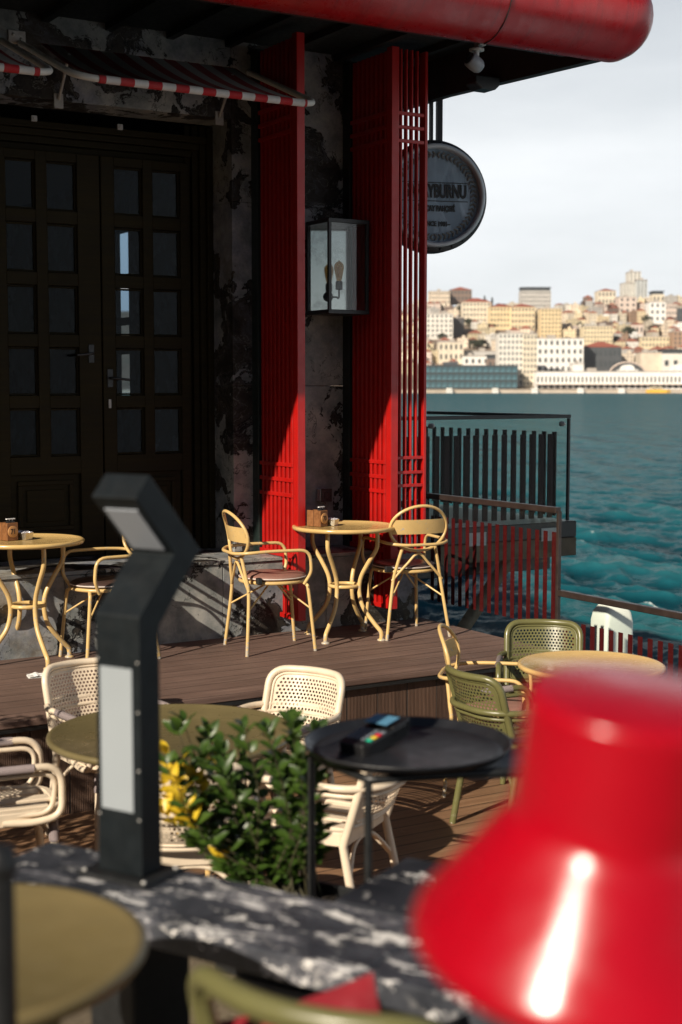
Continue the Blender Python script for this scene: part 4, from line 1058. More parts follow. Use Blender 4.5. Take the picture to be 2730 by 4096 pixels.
HOUSES=[
 (55.0, 1188.0, 10.8, 8.2, 14.6, 11.8, 12, 'cream2', 'red'),
 (63.1, 1193.7, 11.8, 5.9, 15.2, 9.7, 0, 'brown', 'flat'),
 (71.9, 1193.4, 11.7, 8.8, 12.3, 10.4, -8, 'pink', 'red'),
 (89.2, 1196.1, 12.2, 6.2, 14.9, 9.1, 18, 'cream2', 'red'),
 (94.1, 1187.2, 10.6, 6.3, 11.8, 11.0, 0, 'pink', 'red'),
 (153.3, 1192.5, 11.6, 5.5, 13.1, 9.6, -14, 'ochre2', 'flat'),
 (303.5, 1185.9, 10.4, 8.8, 17.4, 10.7, 12, 'cream', 'red'),
 (312.5, 1194.9, 12.0, 5.0, 11.5, 10.4, 0, 'white', 'red'),
 (316.8, 1183.2, 9.9, 9.2, 13.5, 11.6, 12, 'bwhite', 'grey'),
 (54.8, 1223.2, 17.1, 10.3, 13.7, 12.1, -14, 'cream', 'flat'),
 (70.1, 1213.5, 15.4, 7.3, 16.3, 11.1, -14, 'bwhite', 'red'),
 (75.9, 1206.8, 14.1, 5.4, 14.4, 7.9, -14, 'grey', 'flat'),
 (95.8, 1212.5, 15.2, 7.4, 12.5, 8.9, -8, 'grey', 'red'),
 (156.8, 1223.3, 17.2, 5.7, 11.3, 9.9, 12, 'white', 'red'),
 (323.2, 1208.4, 14.4, 9.0, 14.8, 12.0, 0, 'white', 'red'),
 (55.5, 1240.5, 20.4, 8.4, 13.8, 10.2, 18, 'ochre2', 'flat'),
 (73.3, 1244.1, 21.1, 10.9, 17.3, 11.6, 0, 'pink', 'red'),
 (82.6, 1250.7, 22.4, 5.7, 11.2, 9.9, -8, 'cream2', 'grey'),
 (154.9, 1247.0, 21.7, 10.7, 16.8, 8.6, 0, 'white', 'red'),
 (213.2, 1239.4, 20.2, 5.9, 11.5, 9.2, -14, 'cream', 'flat'),
 (248.2, 1236.1, 19.6, 10.1, 14.5, 11.1, 0, 'beige', 'flat'),
 (258.7, 1238.1, 20.0, 6.6, 17.3, 12.1, 6, 'bwhite', 'red'),
 (277.8, 1242.9, 20.9, 5.4, 15.4, 9.5, -8, 'beige', 'flat'),
 (314.0, 1239.8, 20.3, 8.2, 13.4, 11.4, 6, 'white', 'red'),
 (322.5, 1233.7, 19.1, 11.1, 15.2, 10.5, 18, 'bwhite', 'red'),
 (59.6, 1270.0, 26.2, 9.0, 14.7, 10.1, 0, 'beige', 'red'),
 (69.3, 1266.1, 25.4, 8.7, 11.3, 9.4, -8, 'cream', 'red'),
 (79.0, 1273.2, 26.8, 9.6, 13.2, 8.3, 18, 'cream2', 'flat'),
 (176.8, 1268.3, 25.8, 9.6, 12.7, 10.7, 12, 'grey', 'red'),
 (213.3, 1270.3, 26.2, 9.2, 16.9, 9.8, -14, 'beige', 'flat'),
 (247.9, 1275.5, 27.3, 10.1, 13.3, 11.9, 6, 'cream2', 'flat'),
 (254.4, 1266.6, 25.5, 8.8, 12.5, 10.3, 12, 'grey', 'red'),
 (264.1, 1265.3, 25.2, 9.6, 15.6, 10.3, 0, 'brown', 'red'),
 (281.4, 1264.6, 25.1, 11.0, 17.5, 10.1, 6, 'white', 'red'),
 (291.8, 1272.3, 26.6, 7.5, 14.9, 9.8, 18, 'beige', 'red'),
 (303.1, 1264.4, 25.1, 8.0, 13.1, 12.0, -14, 'cream', 'red'),
 (314.3, 1269.1, 26.0, 10.4, 16.2, 8.3, 0, 'cream', 'red'),
 (322.1, 1265.6, 25.3, 9.2, 16.4, 8.7, 6, 'white', 'red'),
 (330.3, 1264.5, 25.1, 8.0, 16.6, 9.7, -14, 'cream', 'flat'),
 (340.8, 1264.2, 25.0, 11.0, 16.8, 9.9, 0, 'bwhite', 'flat'),
 (61.2, 1292.1, 30.6, 8.7, 16.2, 11.5, 12, 'beige', 'red'),
 (69.0, 1298.7, 32.0, 6.3, 13.2, 9.1, -14, 'ochre2', 'red'),
 (74.6, 1290.1, 30.2, 6.2, 16.6, 12.5, 0, 'cream', 'flat'),
 (80.9, 1302.1, 32.7, 6.4, 12.3, 9.2, 0, 'cream2', 'red'),
 (145.1, 1298.3, 31.9, 11.1, 13.9, 12.5, 18, 'beige', 'grey'),
 (163.8, 1296.8, 31.6, 11.9, 16.7, 9.4, 18, 'grey', 'red'),
 (181.7, 1304.7, 33.2, 11.2, 11.1, 11.5, -8, 'pink', 'flat'),
 (253.8, 1292.1, 30.6, 5.2, 13.6, 12.8, 6, 'cream2', 'red'),
 (263.9, 1296.4, 31.5, 11.6, 11.8, 11.8, 0, 'white', 'red'),
 (332.4, 1300.4, 32.3, 10.7, 15.9, 10.0, 18, 'cream', 'red'),
 (345.8, 1305.9, 33.5, 9.7, 11.7, 11.1, 0, 'beige', 'flat'),
 (353.4, 1304.4, 33.2, 7.4, 13.1, 9.6, -8, 'white', 'flat'),
 (59.9, 1316.3, 35.7, 6.2, 12.4, 11.7, -14, 'grey', 'grey'),
 (67.6, 1329.4, 38.5, 6.7, 17.5, 8.7, 0, 'cream2', 'red'),
 (75.8, 1320.9, 36.6, 11.3, 11.4, 10.4, 0, 'pink', 'flat'),
 (95.9, 1321.6, 36.8, 11.7, 12.2, 8.3, 6, 'grey', 'red'),
 (114.5, 1321.9, 36.9, 9.8, 16.6, 9.8, -14, 'beige', 'flat'),
 (122.9, 1324.4, 37.4, 8.1, 11.9, 8.4, -8, 'beige', 'red'),
 (132.2, 1333.0, 39.3, 7.6, 15.2, 11.4, 0, 'cream', 'grey'),
 (140.7, 1323.8, 37.3, 11.4, 14.2, 12.7, 18, 'white', 'grey'),
 (259.7, 1325.9, 37.7, 5.4, 15.8, 9.1, -8, 'pink', 'red'),
 (264.9, 1328.3, 38.2, 5.5, 14.3, 12.7, -8, 'brown2', 'grey'),
 (273.8, 1332.7, 39.2, 11.3, 11.1, 11.7, 12, 'bwhite', 'grey'),
 (346.1, 1317.4, 35.9, 6.8, 11.6, 9.7, -14, 'white', 'flat'),
 (358.3, 1332.9, 39.2, 9.0, 16.6, 10.9, -14, 'white', 'red'),
 (65.5, 1348.3, 42.6, 6.7, 17.3, 9.3, 6, 'bwhite', 'red'),
 (74.3, 1344.8, 41.8, 10.6, 15.5, 10.2, 0, 'white', 'flat'),
 (127.0, 1351.6, 43.3, 10.5, 12.4, 9.7, 12, 'cream2', 'red'),
 (135.5, 1355.5, 44.2, 8.6, 14.5, 12.8, 12, 'cream2', 'flat'),
 (143.8, 1345.2, 41.9, 10.9, 12.7, 8.7, -8, 'pink', 'flat'),
 (163.7, 1352.4, 43.5, 10.9, 12.7, 12.2, 0, 'pink', 'red'),
 (177.1, 1360.1, 45.2, 11.3, 17.8, 12.3, -14, 'beige', 'red'),
 (217.0, 1349.2, 42.8, 11.9, 13.1, 13.2, -14, 'ochre2', 'flat'),
 (261.7, 1346.4, 42.2, 8.6, 13.4, 10.3, -8, 'grey', 'red'),
 (295.6, 1351.7, 43.4, 6.7, 17.6, 10.8, 6, 'cream', 'red'),
 (316.7, 1345.2, 41.9, 10.7, 11.6, 11.9, 0, 'white', 'red'),
 (339.5, 1358.5, 44.9, 7.1, 14.0, 8.6, 6, 'cream', 'red'),
 (347.7, 1355.7, 44.2, 9.0, 16.8, 11.1, 6, 'beige', 'grey'),
 (355.0, 1346.0, 42.1, 8.2, 12.5, 10.3, -14, 'white', 'red'),
 (370.0, 1361.0, 45.4, 10.7, 11.5, 10.8, 18, 'grey', 'flat'),
 (66.0, 1373.4, 48.2, 10.2, 14.0, 13.3, 0, 'cream2', 'red'),
 (76.6, 1383.7, 50.6, 9.0, 12.4, 13.2, 18, 'white', 'grey'),
 (137.5, 1385.4, 51.0, 7.4, 13.5, 11.9, 6, 'cream2', 'grey'),
 (145.9, 1387.9, 51.6, 7.1, 11.5, 8.9, 0, 'cream2', 'red'),
 (179.7, 1379.1, 49.5, 7.2, 15.6, 8.5, 6, 'white', 'flat'),
 (222.9, 1382.2, 50.3, 7.6, 13.5, 10.6, 12, 'pink', 'flat'),
 (231.6, 1387.6, 51.5, 9.2, 11.8, 9.2, 0, 'cream', 'flat'),
 (261.0, 1377.5, 49.2, 10.5, 17.0, 9.8, -8, 'cream2', 'red'),
 (274.6, 1381.3, 50.0, 11.4, 16.6, 11.4, -8, 'cream2', 'flat'),
 (303.2, 1377.0, 49.1, 7.4, 12.1, 9.8, -14, 'cream2', 'red'),
 (312.3, 1379.2, 49.6, 6.9, 16.8, 10.3, 18, 'beige', 'grey'),
 (319.0, 1374.6, 48.5, 8.1, 15.3, 10.0, 18, 'white', 'red'),
 (329.6, 1384.9, 50.9, 9.7, 16.8, 11.9, 6, 'bwhite', 'flat'),
 (340.7, 1386.6, 51.3, 7.3, 12.0, 11.0, 12, 'cream', 'flat'),
 (348.0, 1385.2, 50.9, 7.8, 11.0, 8.9, 18, 'pink', 'red'),
 (362.2, 1381.4, 50.1, 11.7, 14.9, 11.0, 12, 'beige', 'red'),
 (374.4, 1383.6, 50.6, 7.3, 17.6, 9.5, -14, 'bwhite', 'flat'),
 (60.4, 1414.9, 57.9, 6.9, 14.6, 9.2, -14, 'grey', 'red'),
 (67.7, 1402.7, 55.0, 6.0, 14.5, 10.5, 0, 'white', 'grey'),
 (77.3, 1398.8, 54.1, 11.6, 15.9, 12.5, 0, 'brown2', 'red'),
 (132.3, 1413.9, 57.7, 6.9, 12.1, 8.9, 0, 'white', 'red'),
 (139.5, 1407.4, 56.1, 8.8, 17.7, 8.6, -8, 'white', 'flat'),
 (217.3, 1403.2, 55.1, 12.3, 16.9, 9.2, 6, 'beige', 'flat'),
 (228.3, 1407.1, 56.1, 10.0, 15.2, 11.6, 6, 'cream2', 'flat'),
 (236.6, 1410.4, 56.9, 8.0, 14.3, 11.4, 6, 'cream2', 'red'),
 (244.6, 1398.8, 54.1, 11.9, 15.5, 9.2, -8, 'white', 'grey'),
 (258.4, 1398.7, 54.1, 11.4, 12.8, 11.2, 18, 'brown', 'flat'),
 (269.4, 1408.7, 56.4, 7.1, 11.8, 8.7, 0, 'ochre2', 'red'),
 (277.4, 1402.1, 54.9, 9.2, 17.3, 9.8, 18, 'grey', 'flat'),
 (303.3, 1408.9, 56.5, 7.2, 14.3, 10.1, 0, 'cream', 'flat'),
 (324.2, 1408.6, 56.4, 7.0, 15.4, 12.1, 0, 'beige', 'red'),
 (330.7, 1402.7, 55.0, 7.1, 12.9, 9.7, 0, 'cream2', 'red'),
 (354.6, 1410.7, 56.9, 11.0, 14.0, 10.5, 18, 'cream', 'flat'),
 (365.8, 1414.0, 57.7, 7.7, 14.4, 9.3, -14, 'pink', 'flat'),
 (372.0, 1401.2, 54.7, 11.9, 13.7, 10.0, 12, 'pink', 'grey'),
 (64.8, 1437.8, 63.5, 10.5, 15.6, 10.7, -14, 'cream2', 'red'),
 (82.4, 1429.3, 61.4, 8.8, 11.7, 10.5, -8, 'cream2', 'flat'),
 (108.1, 1437.3, 63.4, 10.5, 15.2, 11.2, -8, 'white', 'flat'),
 (220.4, 1441.4, 64.4, 6.7, 16.4, 11.7, -8, 'pink', 'red'),
 (227.7, 1433.3, 62.4, 9.2, 17.3, 13.9, 18, 'cream', 'red'),
 (237.6, 1434.5, 62.7, 6.9, 17.7, 13.8, 0, 'cream2', 'grey'),
 (247.2, 1441.8, 64.5, 7.5, 15.3, 13.0, 0, 'beige', 'red'),
 (252.5, 1432.4, 62.2, 7.9, 11.5, 13.8, 0, 'cream', 'red'),
 (261.5, 1427.9, 61.1, 10.6, 12.0, 10.9, 6, 'ochre2', 'flat'),
 (274.4, 1439.0, 63.8, 6.5, 16.5, 12.0, 0, 'white', 'red'),
 (282.8, 1442.8, 64.7, 9.0, 14.8, 11.1, 0, 'cream', 'flat'),
 (294.4, 1443.1, 64.8, 10.8, 14.7, 12.5, 12, 'brown2', 'flat'),
 (302.7, 1443.6, 64.9, 8.8, 15.2, 13.9, 0, 'ochre2', 'red'),
 (357.5, 1435.1, 62.8, 7.8, 13.4, 14.0, 12, 'cream', 'red'),
 (366.3, 1433.5, 62.4, 12.7, 15.8, 12.7, 18, 'grey', 'flat'),
 (376.1, 1430.5, 61.7, 11.5, 11.8, 11.0, 0, 'beige', 'flat'),
 (71.3, 1464.9, 70.3, 12.2, 13.8, 14.0, 12, 'grey', 'flat'),
 (85.5, 1467.5, 70.9, 10.1, 11.9, 13.8, 18, 'pink', 'grey'),
 (93.8, 1454.8, 67.7, 8.9, 14.1, 13.6, 18, 'grey', 'flat'),
 (114.9, 1465.1, 70.3, 10.3, 14.6, 9.9, 0, 'beige', 'flat'),
 (174.1, 1464.4, 70.1, 9.0, 15.8, 11.7, 6, 'white', 'flat'),
 (232.5, 1454.5, 67.6, 11.0, 16.1, 10.7, 0, 'white', 'grey'),
 (241.2, 1455.5, 67.9, 8.5, 12.8, 9.7, -14, 'white', 'flat'),
 (259.4, 1460.5, 69.1, 12.3, 15.6, 13.4, 6, 'grey', 'flat'),
 (270.4, 1454.7, 67.7, 7.8, 14.2, 9.1, 0, 'bwhite', 'red'),
 (280.1, 1466.4, 70.6, 7.5, 14.8, 12.3, 6, 'brown', 'red'),
 (288.8, 1455.3, 67.8, 10.8, 17.9, 9.2, 0, 'pink', 'red'),
 (364.4, 1466.7, 70.7, 6.5, 14.8, 13.7, 18, 'white', 'red'),
 (376.4, 1470.8, 71.8, 12.4, 15.3, 13.9, 6, 'cream2', 'flat'),
 (388.2, 1453.8, 67.5, 8.0, 15.2, 10.4, 18, 'cream', 'red'),
 (71.9, 1497.5, 78.7, 9.8, 13.9, 9.0, 0, 'ochre2', 'grey'),
 (79.6, 1494.4, 77.9, 7.2, 14.6, 13.9, 0, 'beige', 'flat'),
 (86.6, 1495.6, 78.2, 6.2, 16.5, 13.8, 0, 'white', 'flat'),
 (93.3, 1488.2, 76.2, 8.9, 13.2, 12.3, -14, 'pink', 'red'),
 (100.8, 1486.8, 75.9, 6.8, 16.3, 12.9, -8, 'pink', 'red'),
 (107.5, 1496.3, 78.3, 5.0, 16.8, 12.0, -8, 'cream', 'red'),
 (113.4, 1481.2, 74.4, 8.8, 17.6, 10.2, -14, 'brown', 'flat'),
 (123.8, 1489.9, 76.7, 9.8, 12.0, 9.0, -8, 'cream', 'grey'),
 (152.5, 1492.2, 77.3, 10.2, 17.1, 12.6, -8, 'brown2', 'red'),
 (180.9, 1497.1, 78.6, 9.8, 17.8, 10.4, 12, 'cream', 'grey'),
 (228.0, 1495.7, 78.2, 5.1, 12.5, 9.8, 18, 'white', 'red'),
 (236.5, 1498.3, 78.9, 8.6, 13.4, 9.3, 18, 'white', 'grey'),
 (243.4, 1487.7, 76.1, 7.0, 15.1, 11.5, 0, 'beige', 'grey'),
 (250.3, 1482.0, 74.6, 8.3, 17.2, 10.3, 12, 'cream2', 'flat'),
 (259.7, 1493.6, 77.6, 7.9, 15.1, 14.3, -8, 'grey', 'red'),
 (267.0, 1487.5, 76.1, 6.8, 16.2, 12.4, 18, 'pink', 'red'),
 (274.8, 1490.0, 76.7, 7.1, 14.2, 8.9, -14, 'pink', 'flat'),
 (283.7, 1496.2, 78.3, 8.7, 13.0, 9.3, -14, 'pink', 'red'),
 (312.7, 1493.6, 77.6, 7.8, 12.4, 11.6, -8, 'pink', 'red'),
 (319.9, 1486.9, 75.9, 7.5, 12.9, 10.5, 0, 'white', 'flat'),
 (336.3, 1489.7, 76.6, 10.4, 17.4, 9.1, 12, 'bwhite', 'flat'),
 (350.0, 1494.1, 77.8, 10.8, 15.3, 9.8, 18, 'beige', 'red'),
 (363.1, 1496.5, 78.4, 10.9, 16.4, 12.4, 18, 'cream', 'grey'),
 (375.9, 1483.1, 74.9, 9.1, 15.3, 9.1, -14, 'ochre2', 'red'),
 (388.3, 1493.9, 77.7, 8.0, 17.6, 10.7, 0, 'cream2', 'flat'),
 (393.5, 1489.3, 76.5, 5.1, 11.4, 9.1, -14, 'white', 'flat'),
 (86.0, 1519.9, 84.6, 5.3, 13.9, 9.3, 0, 'brown2', 'flat'),
 (261.8, 1516.0, 83.6, 10.1, 11.2, 13.0, -14, 'brown', 'red'),
 (317.1, 1509.5, 81.8, 6.7, 15.6, 13.0, -8, 'cream2', 'flat'),
 (324.5, 1513.4, 82.9, 5.4, 13.4, 12.3, 0, 'beige', 'grey'),
 (350.7, 1519.3, 84.5, 10.0, 16.2, 13.7, 6, 'grey', 'flat'),
 (359.3, 1519.0, 84.4, 6.5, 15.1, 12.8, 18, 'cream', 'flat'),
 (368.1, 1516.2, 83.6, 10.8, 15.4, 10.6, 0, 'pink', 'red'),
 (378.8, 1518.8, 84.3, 6.7, 14.7, 13.5, 0, 'cream2', 'flat'),
 (386.5, 1512.8, 82.7, 10.8, 15.8, 11.0, 18, 'white', 'flat'),
 (396.7, 1516.0, 83.6, 9.3, 13.8, 9.8, 18, 'pink', 'red'),
]
RIDGE=[(0.0355, 713), (0.0606, 708), (0.0906, 700), (0.1028, 716), (0.1273, 716), (0.1457, 720), (0.1579, 714), (0.1701, 708), (0.1793, 700), (0.1946, 700), (0.216, 700), (0.2283, 698), (0.2399, 702), (0.2803, 713)]

for (label,cat,X,Y,zb,w,d,h,rz,col,roof,rows,cols) in HEROES:
    e=empty('harbour_building' if Y<1130 else 'hillside_building',loc=(X,Y+d/2,zb),rz=R(rz)); tag(e,label,cat)
    m=MB()
    if roof=='vault':
        n=16; poly=[(w/2*math.cos(PI*k/n),h*math.sin(PI*k/n)) for k in range(n+1)]
        m.prism(poly,-d/2,d/2,RX(PI/2)); m.build('wall',PLAIN[col],e)
        m=MB(); m.tube([(w/2*1.01*math.cos(PI*k/n),-d/2-.2,h*1.02*math.sin(PI*k/n)) for k in range(n+1)],.7,6); m.build('rim',PLAIN['pink'],e); continue
    m.box(-w/2,w/2,-d/2,d/2,0,h); m.build('wall',PLAIN[col],e)
    m=MB()
    if roof=='hip': hip(m,w,d,h,min(5.5,w*.16)); m.build('roof',ROOFM['hip'],e)
    elif roof=='slate': m.box(-w/2+.8,w/2-.8,-d/2+.8,d/2-.8,h,h+3.2); m.box(-w/2-.3,w/2+.3,-d/2-.3,d/2+.3,h+3.2,h+3.8); m.build('roof',ROOFM['slate'],e)
    elif roof=='arch':
        n=14; poly=[(w*.34*math.cos(PI*k/n),h+w*.30*math.sin(PI*k/n)) for k in range(n+1)]+[(-w*.34,h-.1),(w*.34,h-.1)]
        m.prism(poly,0,d*.9,T(0,d*.45,0)@RX(PI/2)); m.box(-w/2-.3,w/2+.3,-d/2-.3,-d/2+3,h-.8,h); m.build('gable',PLAIN['bwhite'],e)
    else:
        m.box(-w/2-.35,w/2+.35,-d/2-.35,d/2+.35,h,h+.7)
        rr=random.Random(int(X*7)); 
        if w>8:
            x=rr.uniform(-w*.3,w*.2); m.box(x,x+w*.16,-d*.2,d*.2,h+.71,h+3.2)
        m.build('roof',ROOFM['flat' if col!='glass' else 'slate'],e)
    gm=TEALW if col=='glass' else WIN
    if rows:
        fh=(h-3)/rows; fw=w/cols
        if col=='glass': ww,wh=fw*.86,fh*.72
        elif rows==1: ww,wh=min(fw*.42,3.2),min(fh*.42,4.5)
        else: ww,wh=min(fw*.42,2.2),fh*.5
        me=win_mesh(ww,wh,gm)
        for r_ in range(rows):
            for c_ in range(cols):
                o=bpy.data.objects.new('window',me); C.objects.link(o); o.parent=e
                o.location=(-w/2+fw*(c_+.5),-d/2,3+fh*(r_+.52))
    if 'terminal with a row' in label:
        m=MB(); m.box(-w/2,w/2,-d/2-3.5,-d/2-.2,5.4,6.0); m.build('canopy',PLAIN['pink'],e)
        m=MB()
        for k in range(26): x=-w/2+w*(k+.5)/26; m.box(x-1.4,x+1.4,-d/2-.14,-d/2,2.6,5.2)
        m.build('doorways',WIN,e)
names={'cream':'cream','white':'off white','beige':'beige','pink':'pale pink','cream2':'pale yellow','grey':'grey','bwhite':'bright white','brown':'dark brown','brown2':'light brown','ochre2':'ochre'}
rn={'red':'red roofed','flat':'flat roofed','grey':'grey roofed'}
for (X,Y,zb,w,d,h,rz,col,roof) in HOUSES:
    m=MB(); m.box(-w/2,w/2,-d/2,d/2,0,h)
    if roof=='red': hip(m,w,d,h,min(3.4,w*.3),.3)
    else:
        m.box(-w/2-.2,w/2+.2,-d/2-.2,d/2+.2,h+.002,h+.6)
        rr=random.Random(int(X*13+Y)); x=rr.uniform(-w*.3,w*.1); m.box(x,x+w*.25,-d*.15,d*.25,h+.601,h+rr.uniform(2,3.4))
    o=m.build('hillside_house',facade(col,roof)); o.location=(X,Y+d/2,zb); o.rotation_euler=(0,0,R(rz))
    tag(o,'small %s %s house among the packed roofs on the far hillside'%(names[col],rn[roof]),'house','%s %s houses on the far hillside'%(names[col],rn[roof]))
def ridge(u):
    for (a,b),(c,d) in zip(RIDGE,RIDGE[1:]):
        if a<=u<=c: return b+(d-b)*(u-a)/(c-a)
    return RIDGE[0][1] if u<RIDGE[0][0] else RIDGE[-1][1]
def ground(X,Y):
    yb=max(900-(Y-1095)/2.2,ridge(X/Y)); Yc=1095+(900-yb)*2.2
    return 1.636+(891-yb)*min(Y,Yc)/3268-1.5
m=MB(); vs=[];fs=[]; xs=[-1400+40*i for i in range(91)]; ys=[1100+20*j for j in range(46)]
for Y in ys:
    for X in xs: vs.append((X,Y,max(-.2,ground(X,Y))+noise.noise((X*.02,Y*.02,0))*1.2))
for j in range(len(ys)-1):
    for i in range(len(xs)-1): k=j*len(xs)+i; fs.append((k,k+1,k+len(xs)+1,k+len(xs)))
m.add(vs,fs,True); HG=NT('hill earth and scrub'); hc=HG.ramp(HG.noise(.05,6,.7),[(.35,(.10,.075,.05)),(.5,(.22,.16,.12)),(.65,(.07,.075,.045))]); HG.set(hc,.9)
tag(m.build('hill',HG.m),kind='structure')
m=MB(); m.box(-900,1500,1090,1117,-4,-.1); m.box(-900,1500,1089.6,1090.4,-.1,.35); tag(m.build('far_quay',simple('sandy far quay',(.50,.42,.33),.8,scale=.1)),kind='structure')
for x in (1032,1137,1227,1332,1426):
    X=(x-784)/3268*1088; m=MB(); m.box(-2.4,2.4,-1.2,1.2,-3,.0); loft(m,[[(q*a,p*a*.5,z) for q,p in rsq2(2.4,.8)] for z,a in ((.0,1),(1.5,1),(1.9,.8))])
    o=m.build('mooring_pontoon',WHITEM); o.location=(X,1087.5,-.6); tag(o,'white floating fender along the far quay, a pale dot at the waterline','fender','white fenders on the far quay')
e=empty('ferry_boat',loc=((1510-784)/3268*1082,1082,-2.4)); tag(e,'small yellow harbour boat moored before the white terminal','boat')
m=MB(); m.prism([(-9,-2.2),(6,-2.2),(9.5,0),(6,2.2),(-9,2.2)],.0,2.6); m.build('hull',simple('boat yellow',(.75,.42,.05),.4,scale=.5),e,None,.2)
m=MB(); m.box(-6,3,-1.7,1.7,2.62,4.6); m.build('cabin',PLAIN['cream2'],e,None,.2); m=MB()
for k in range(5): m.box(-5.4+k*1.6,-4.3+k*1.6,-1.74,1.74,3.1,4.1)
m.build('window',WIN,e)
BARK=simple('bark',(.07,.05,.035),.9,scale=3)
def city_tree(X,Y,kind,rnd):
    z=ground(X,Y); e=empty('cypress_tree' if kind=='cypress' else 'hillside_tree',loc=(X,Y,z))
    hgt={'cypress':17,'bare':9,'green':9}[kind]*rnd.uniform(.85,1.15)
    m=MB(); m.tube([(0,0,-1),(0,0,hgt*.5)],[.4,.2],6); m.build('trunk',BARK,e)
    m=MB()
    n=260
    for k in range(n):
        a=rnd.uniform(0,2*PI); t=rnd.random()
        if kind=='cypress': zz=1+t*hgt; rad=1.9*math.sin(PI*min(1,t*.93+.07))**.7*(1.1-t*.6)*rnd.random()**.4
        else:
            th=math.acos(rnd.uniform(-.6,1)); q=rnd.random()**.35; zz=hgt*.62+math.cos(th)*hgt*.38*q; rad=math.sin(th)*hgt*.5*q*(1+.25*math.sin(3*a+X))
        p=Vector((rad*math.cos(a),rad*math.sin(a),zz)); s_=rnd.uniform(.4,.9)
        M=T(*p)@RZ(rnd.uniform(0,6))@RX(rnd.uniform(-1.5,1.5))
        m.add([(-s_,-s_*.6,0),(s_*.8,-s_*.5,.1),(s_,s_*.6,0),(-s_*.7,s_*.7,-.1)],[(0,1,2,3)],False,M)
    m.build('crown',{'cypress':CYP,'bare':BARE,'green':GRN}[kind],e); return e
CYP=simple('cypress foliage',(.028,.040,.022),.8,scale=.5,var=.4); BARE=simple('bare winter twigs',(.12,.075,.06),.9,scale=.5,var=.4); GRN=simple('dull evergreen foliage',(.055,.065,.035),.8,scale=.5,var=.4)
rnd=random.Random(4)
for x,yb,l in ((1111,703,'left'),(1128,706,'right')):
    Y=1095+(900-yb)*2.2; e=city_tree((x-784)/3268*Y,Y,'cypress',rnd); tag(e,'%s of two dark cypresses on the far ridge beside the beige block'%l,'tree')
for k in range(52):
    if k<14: x=1136+k*5.2+rnd.uniform(-2,2); yb=706+rnd.uniform(-1,5); kind='bare'
    else: x,yb,kind=rnd.choice([(1050,720),(1075,752),(1090,800),(1110,800),(1200,790),(1390,715),(1400,718),(1440,775),(1436,770),(1345,705),(1300,712),(1550,790),(1460,792),(1500,765),(1416,790),(1330,760),(1290,795),(1085,775),(1010,785),(1530,745),(1480,742),(1120,765)])+(rnd.choice(['bare','green','green']),); x+=rnd.uniform(-9,9); yb+=rnd.uniform(-3,3)
    Y=1095+(900-yb)*2.2; e=city_tree((x-784)/3268*Y,Y,kind,rnd)
    if kind=='bare': tag(e,'bare reddish winter tree among the far hillside buildings','tree','bare trees on the far hillside')
    else: tag(e,'dull green tree among the far hillside buildings','tree','green trees on the far hillside')

# ------------------------------------------------------------------ water
WL=-2.40; rw=random.Random(21)
waves=[]
for i in range(46):
    L=.34*(9/.34)**((i+.5)/46)*rw.uniform(.9,1.1); a=.0125*L**.92*rw.uniform(.5,1.25)*(1 if L<1.8 else (1.8/L)**1.05)
    th=R(205)+rw.gauss(0,.55); k=2*PI/L
    waves.append((k*math.cos(th),k*math.sin(th),a,rw.uniform(0,2*PI),L,math.cos(th),math.sin(th)))
angs=[-80+76*(i/30)**.9 for i in range(30)]+[-4+25*i/430 for i in range(431)]+[21+60*(i/24)**1.2 for i in range(1,25)]
rs=[6+.35*i for i in range(18)]; yy=1500.0
rs=[4.036*3268/(y-891) for y in [2000-10*i for i in range(50)]]+[4.036*3268/(y-891) for y in [1500-1.45*i for i in range(411)] if y>902.6]+[1092]
import numpy as np
A=np.radians(np.array(angs)); Rr=np.array(rs)
X=(Rr[:,None]*np.sin(A)[None,:]); Y=(Rr[:,None]*np.cos(A)[None,:])
dr=np.gradient(Rr)[:,None]; da=np.gradient(A)[None,:]*Rr[:,None]
sp=np.maximum(dr*.55,da*1.0)
Zs=np.zeros_like(X); DX=np.zeros_like(X); DY=np.zeros_like(X); J=np.zeros_like(X)
patch=.75+.5*np.sin(X*.05+Y*.031+1)*np.sin(Y*.043-X*.02)
for kx,ky,a,p,L,cx_,cy_ in waves:
    ph=kx*X+ky*Y+p; w=np.clip((L/sp-2.2)/2.5,0,1)*a*patch; k=2*PI/L
    Zs+=w*np.cos(ph); DX-=.9*w*cx_*np.sin(ph); DY-=.9*w*cy_*np.sin(ph); J+=w*k*np.cos(ph)
foam=np.clip((J-.68)/.30,0,1)*np.clip((Zs-.05)/.07,0,1)
co=np.stack([X+DX,Y+DY,WL+Zs],-1).reshape(-1,3)
nr,nc=X.shape
idx=np.arange(nr*nc).reshape(nr,nc)
q=np.stack([idx[:-1,:-1],idx[:-1,1:],idx[1:,1:],idx[1:,:-1]],-1).reshape(-1,4)
me=bpy.data.meshes.new('water'); me.vertices.add(nr*nc); me.vertices.foreach_set('co',co.ravel())
me.loops.add(q.size); me.loops.foreach_set('vertex_index',q.ravel().astype(np.int32)); me.polygons.add(len(q))
me.polygons.foreach_set('loop_start',np.arange(0,q.size,4,dtype=np.int32)); me.polygons.foreach_set('loop_total',np.full(len(q),4,dtype=np.int32))
me.update(); me.validate(); me.polygons.foreach_set('use_smooth',[True]*len(me.polygons))
at=me.attributes.new('foam','FLOAT','POINT'); at.data.foreach_set('value',foam.ravel().astype(np.float32))
wo=bpy.data.objects.new('water',me); C.objects.link(wo); tag(wo,kind='structure')
if me.polygons[0].normal.z<0: me.flip_normals()
t=NT('teal sea water')
at=t.new('ShaderNodeAttribute',attribute_name='foam')
z=t.sep(t.new('ShaderNodeNewGeometry').outputs['Position'])[2]
hgt=t.math('MULTIPLY_ADD',z,2.4,.5+2.4*2.4)
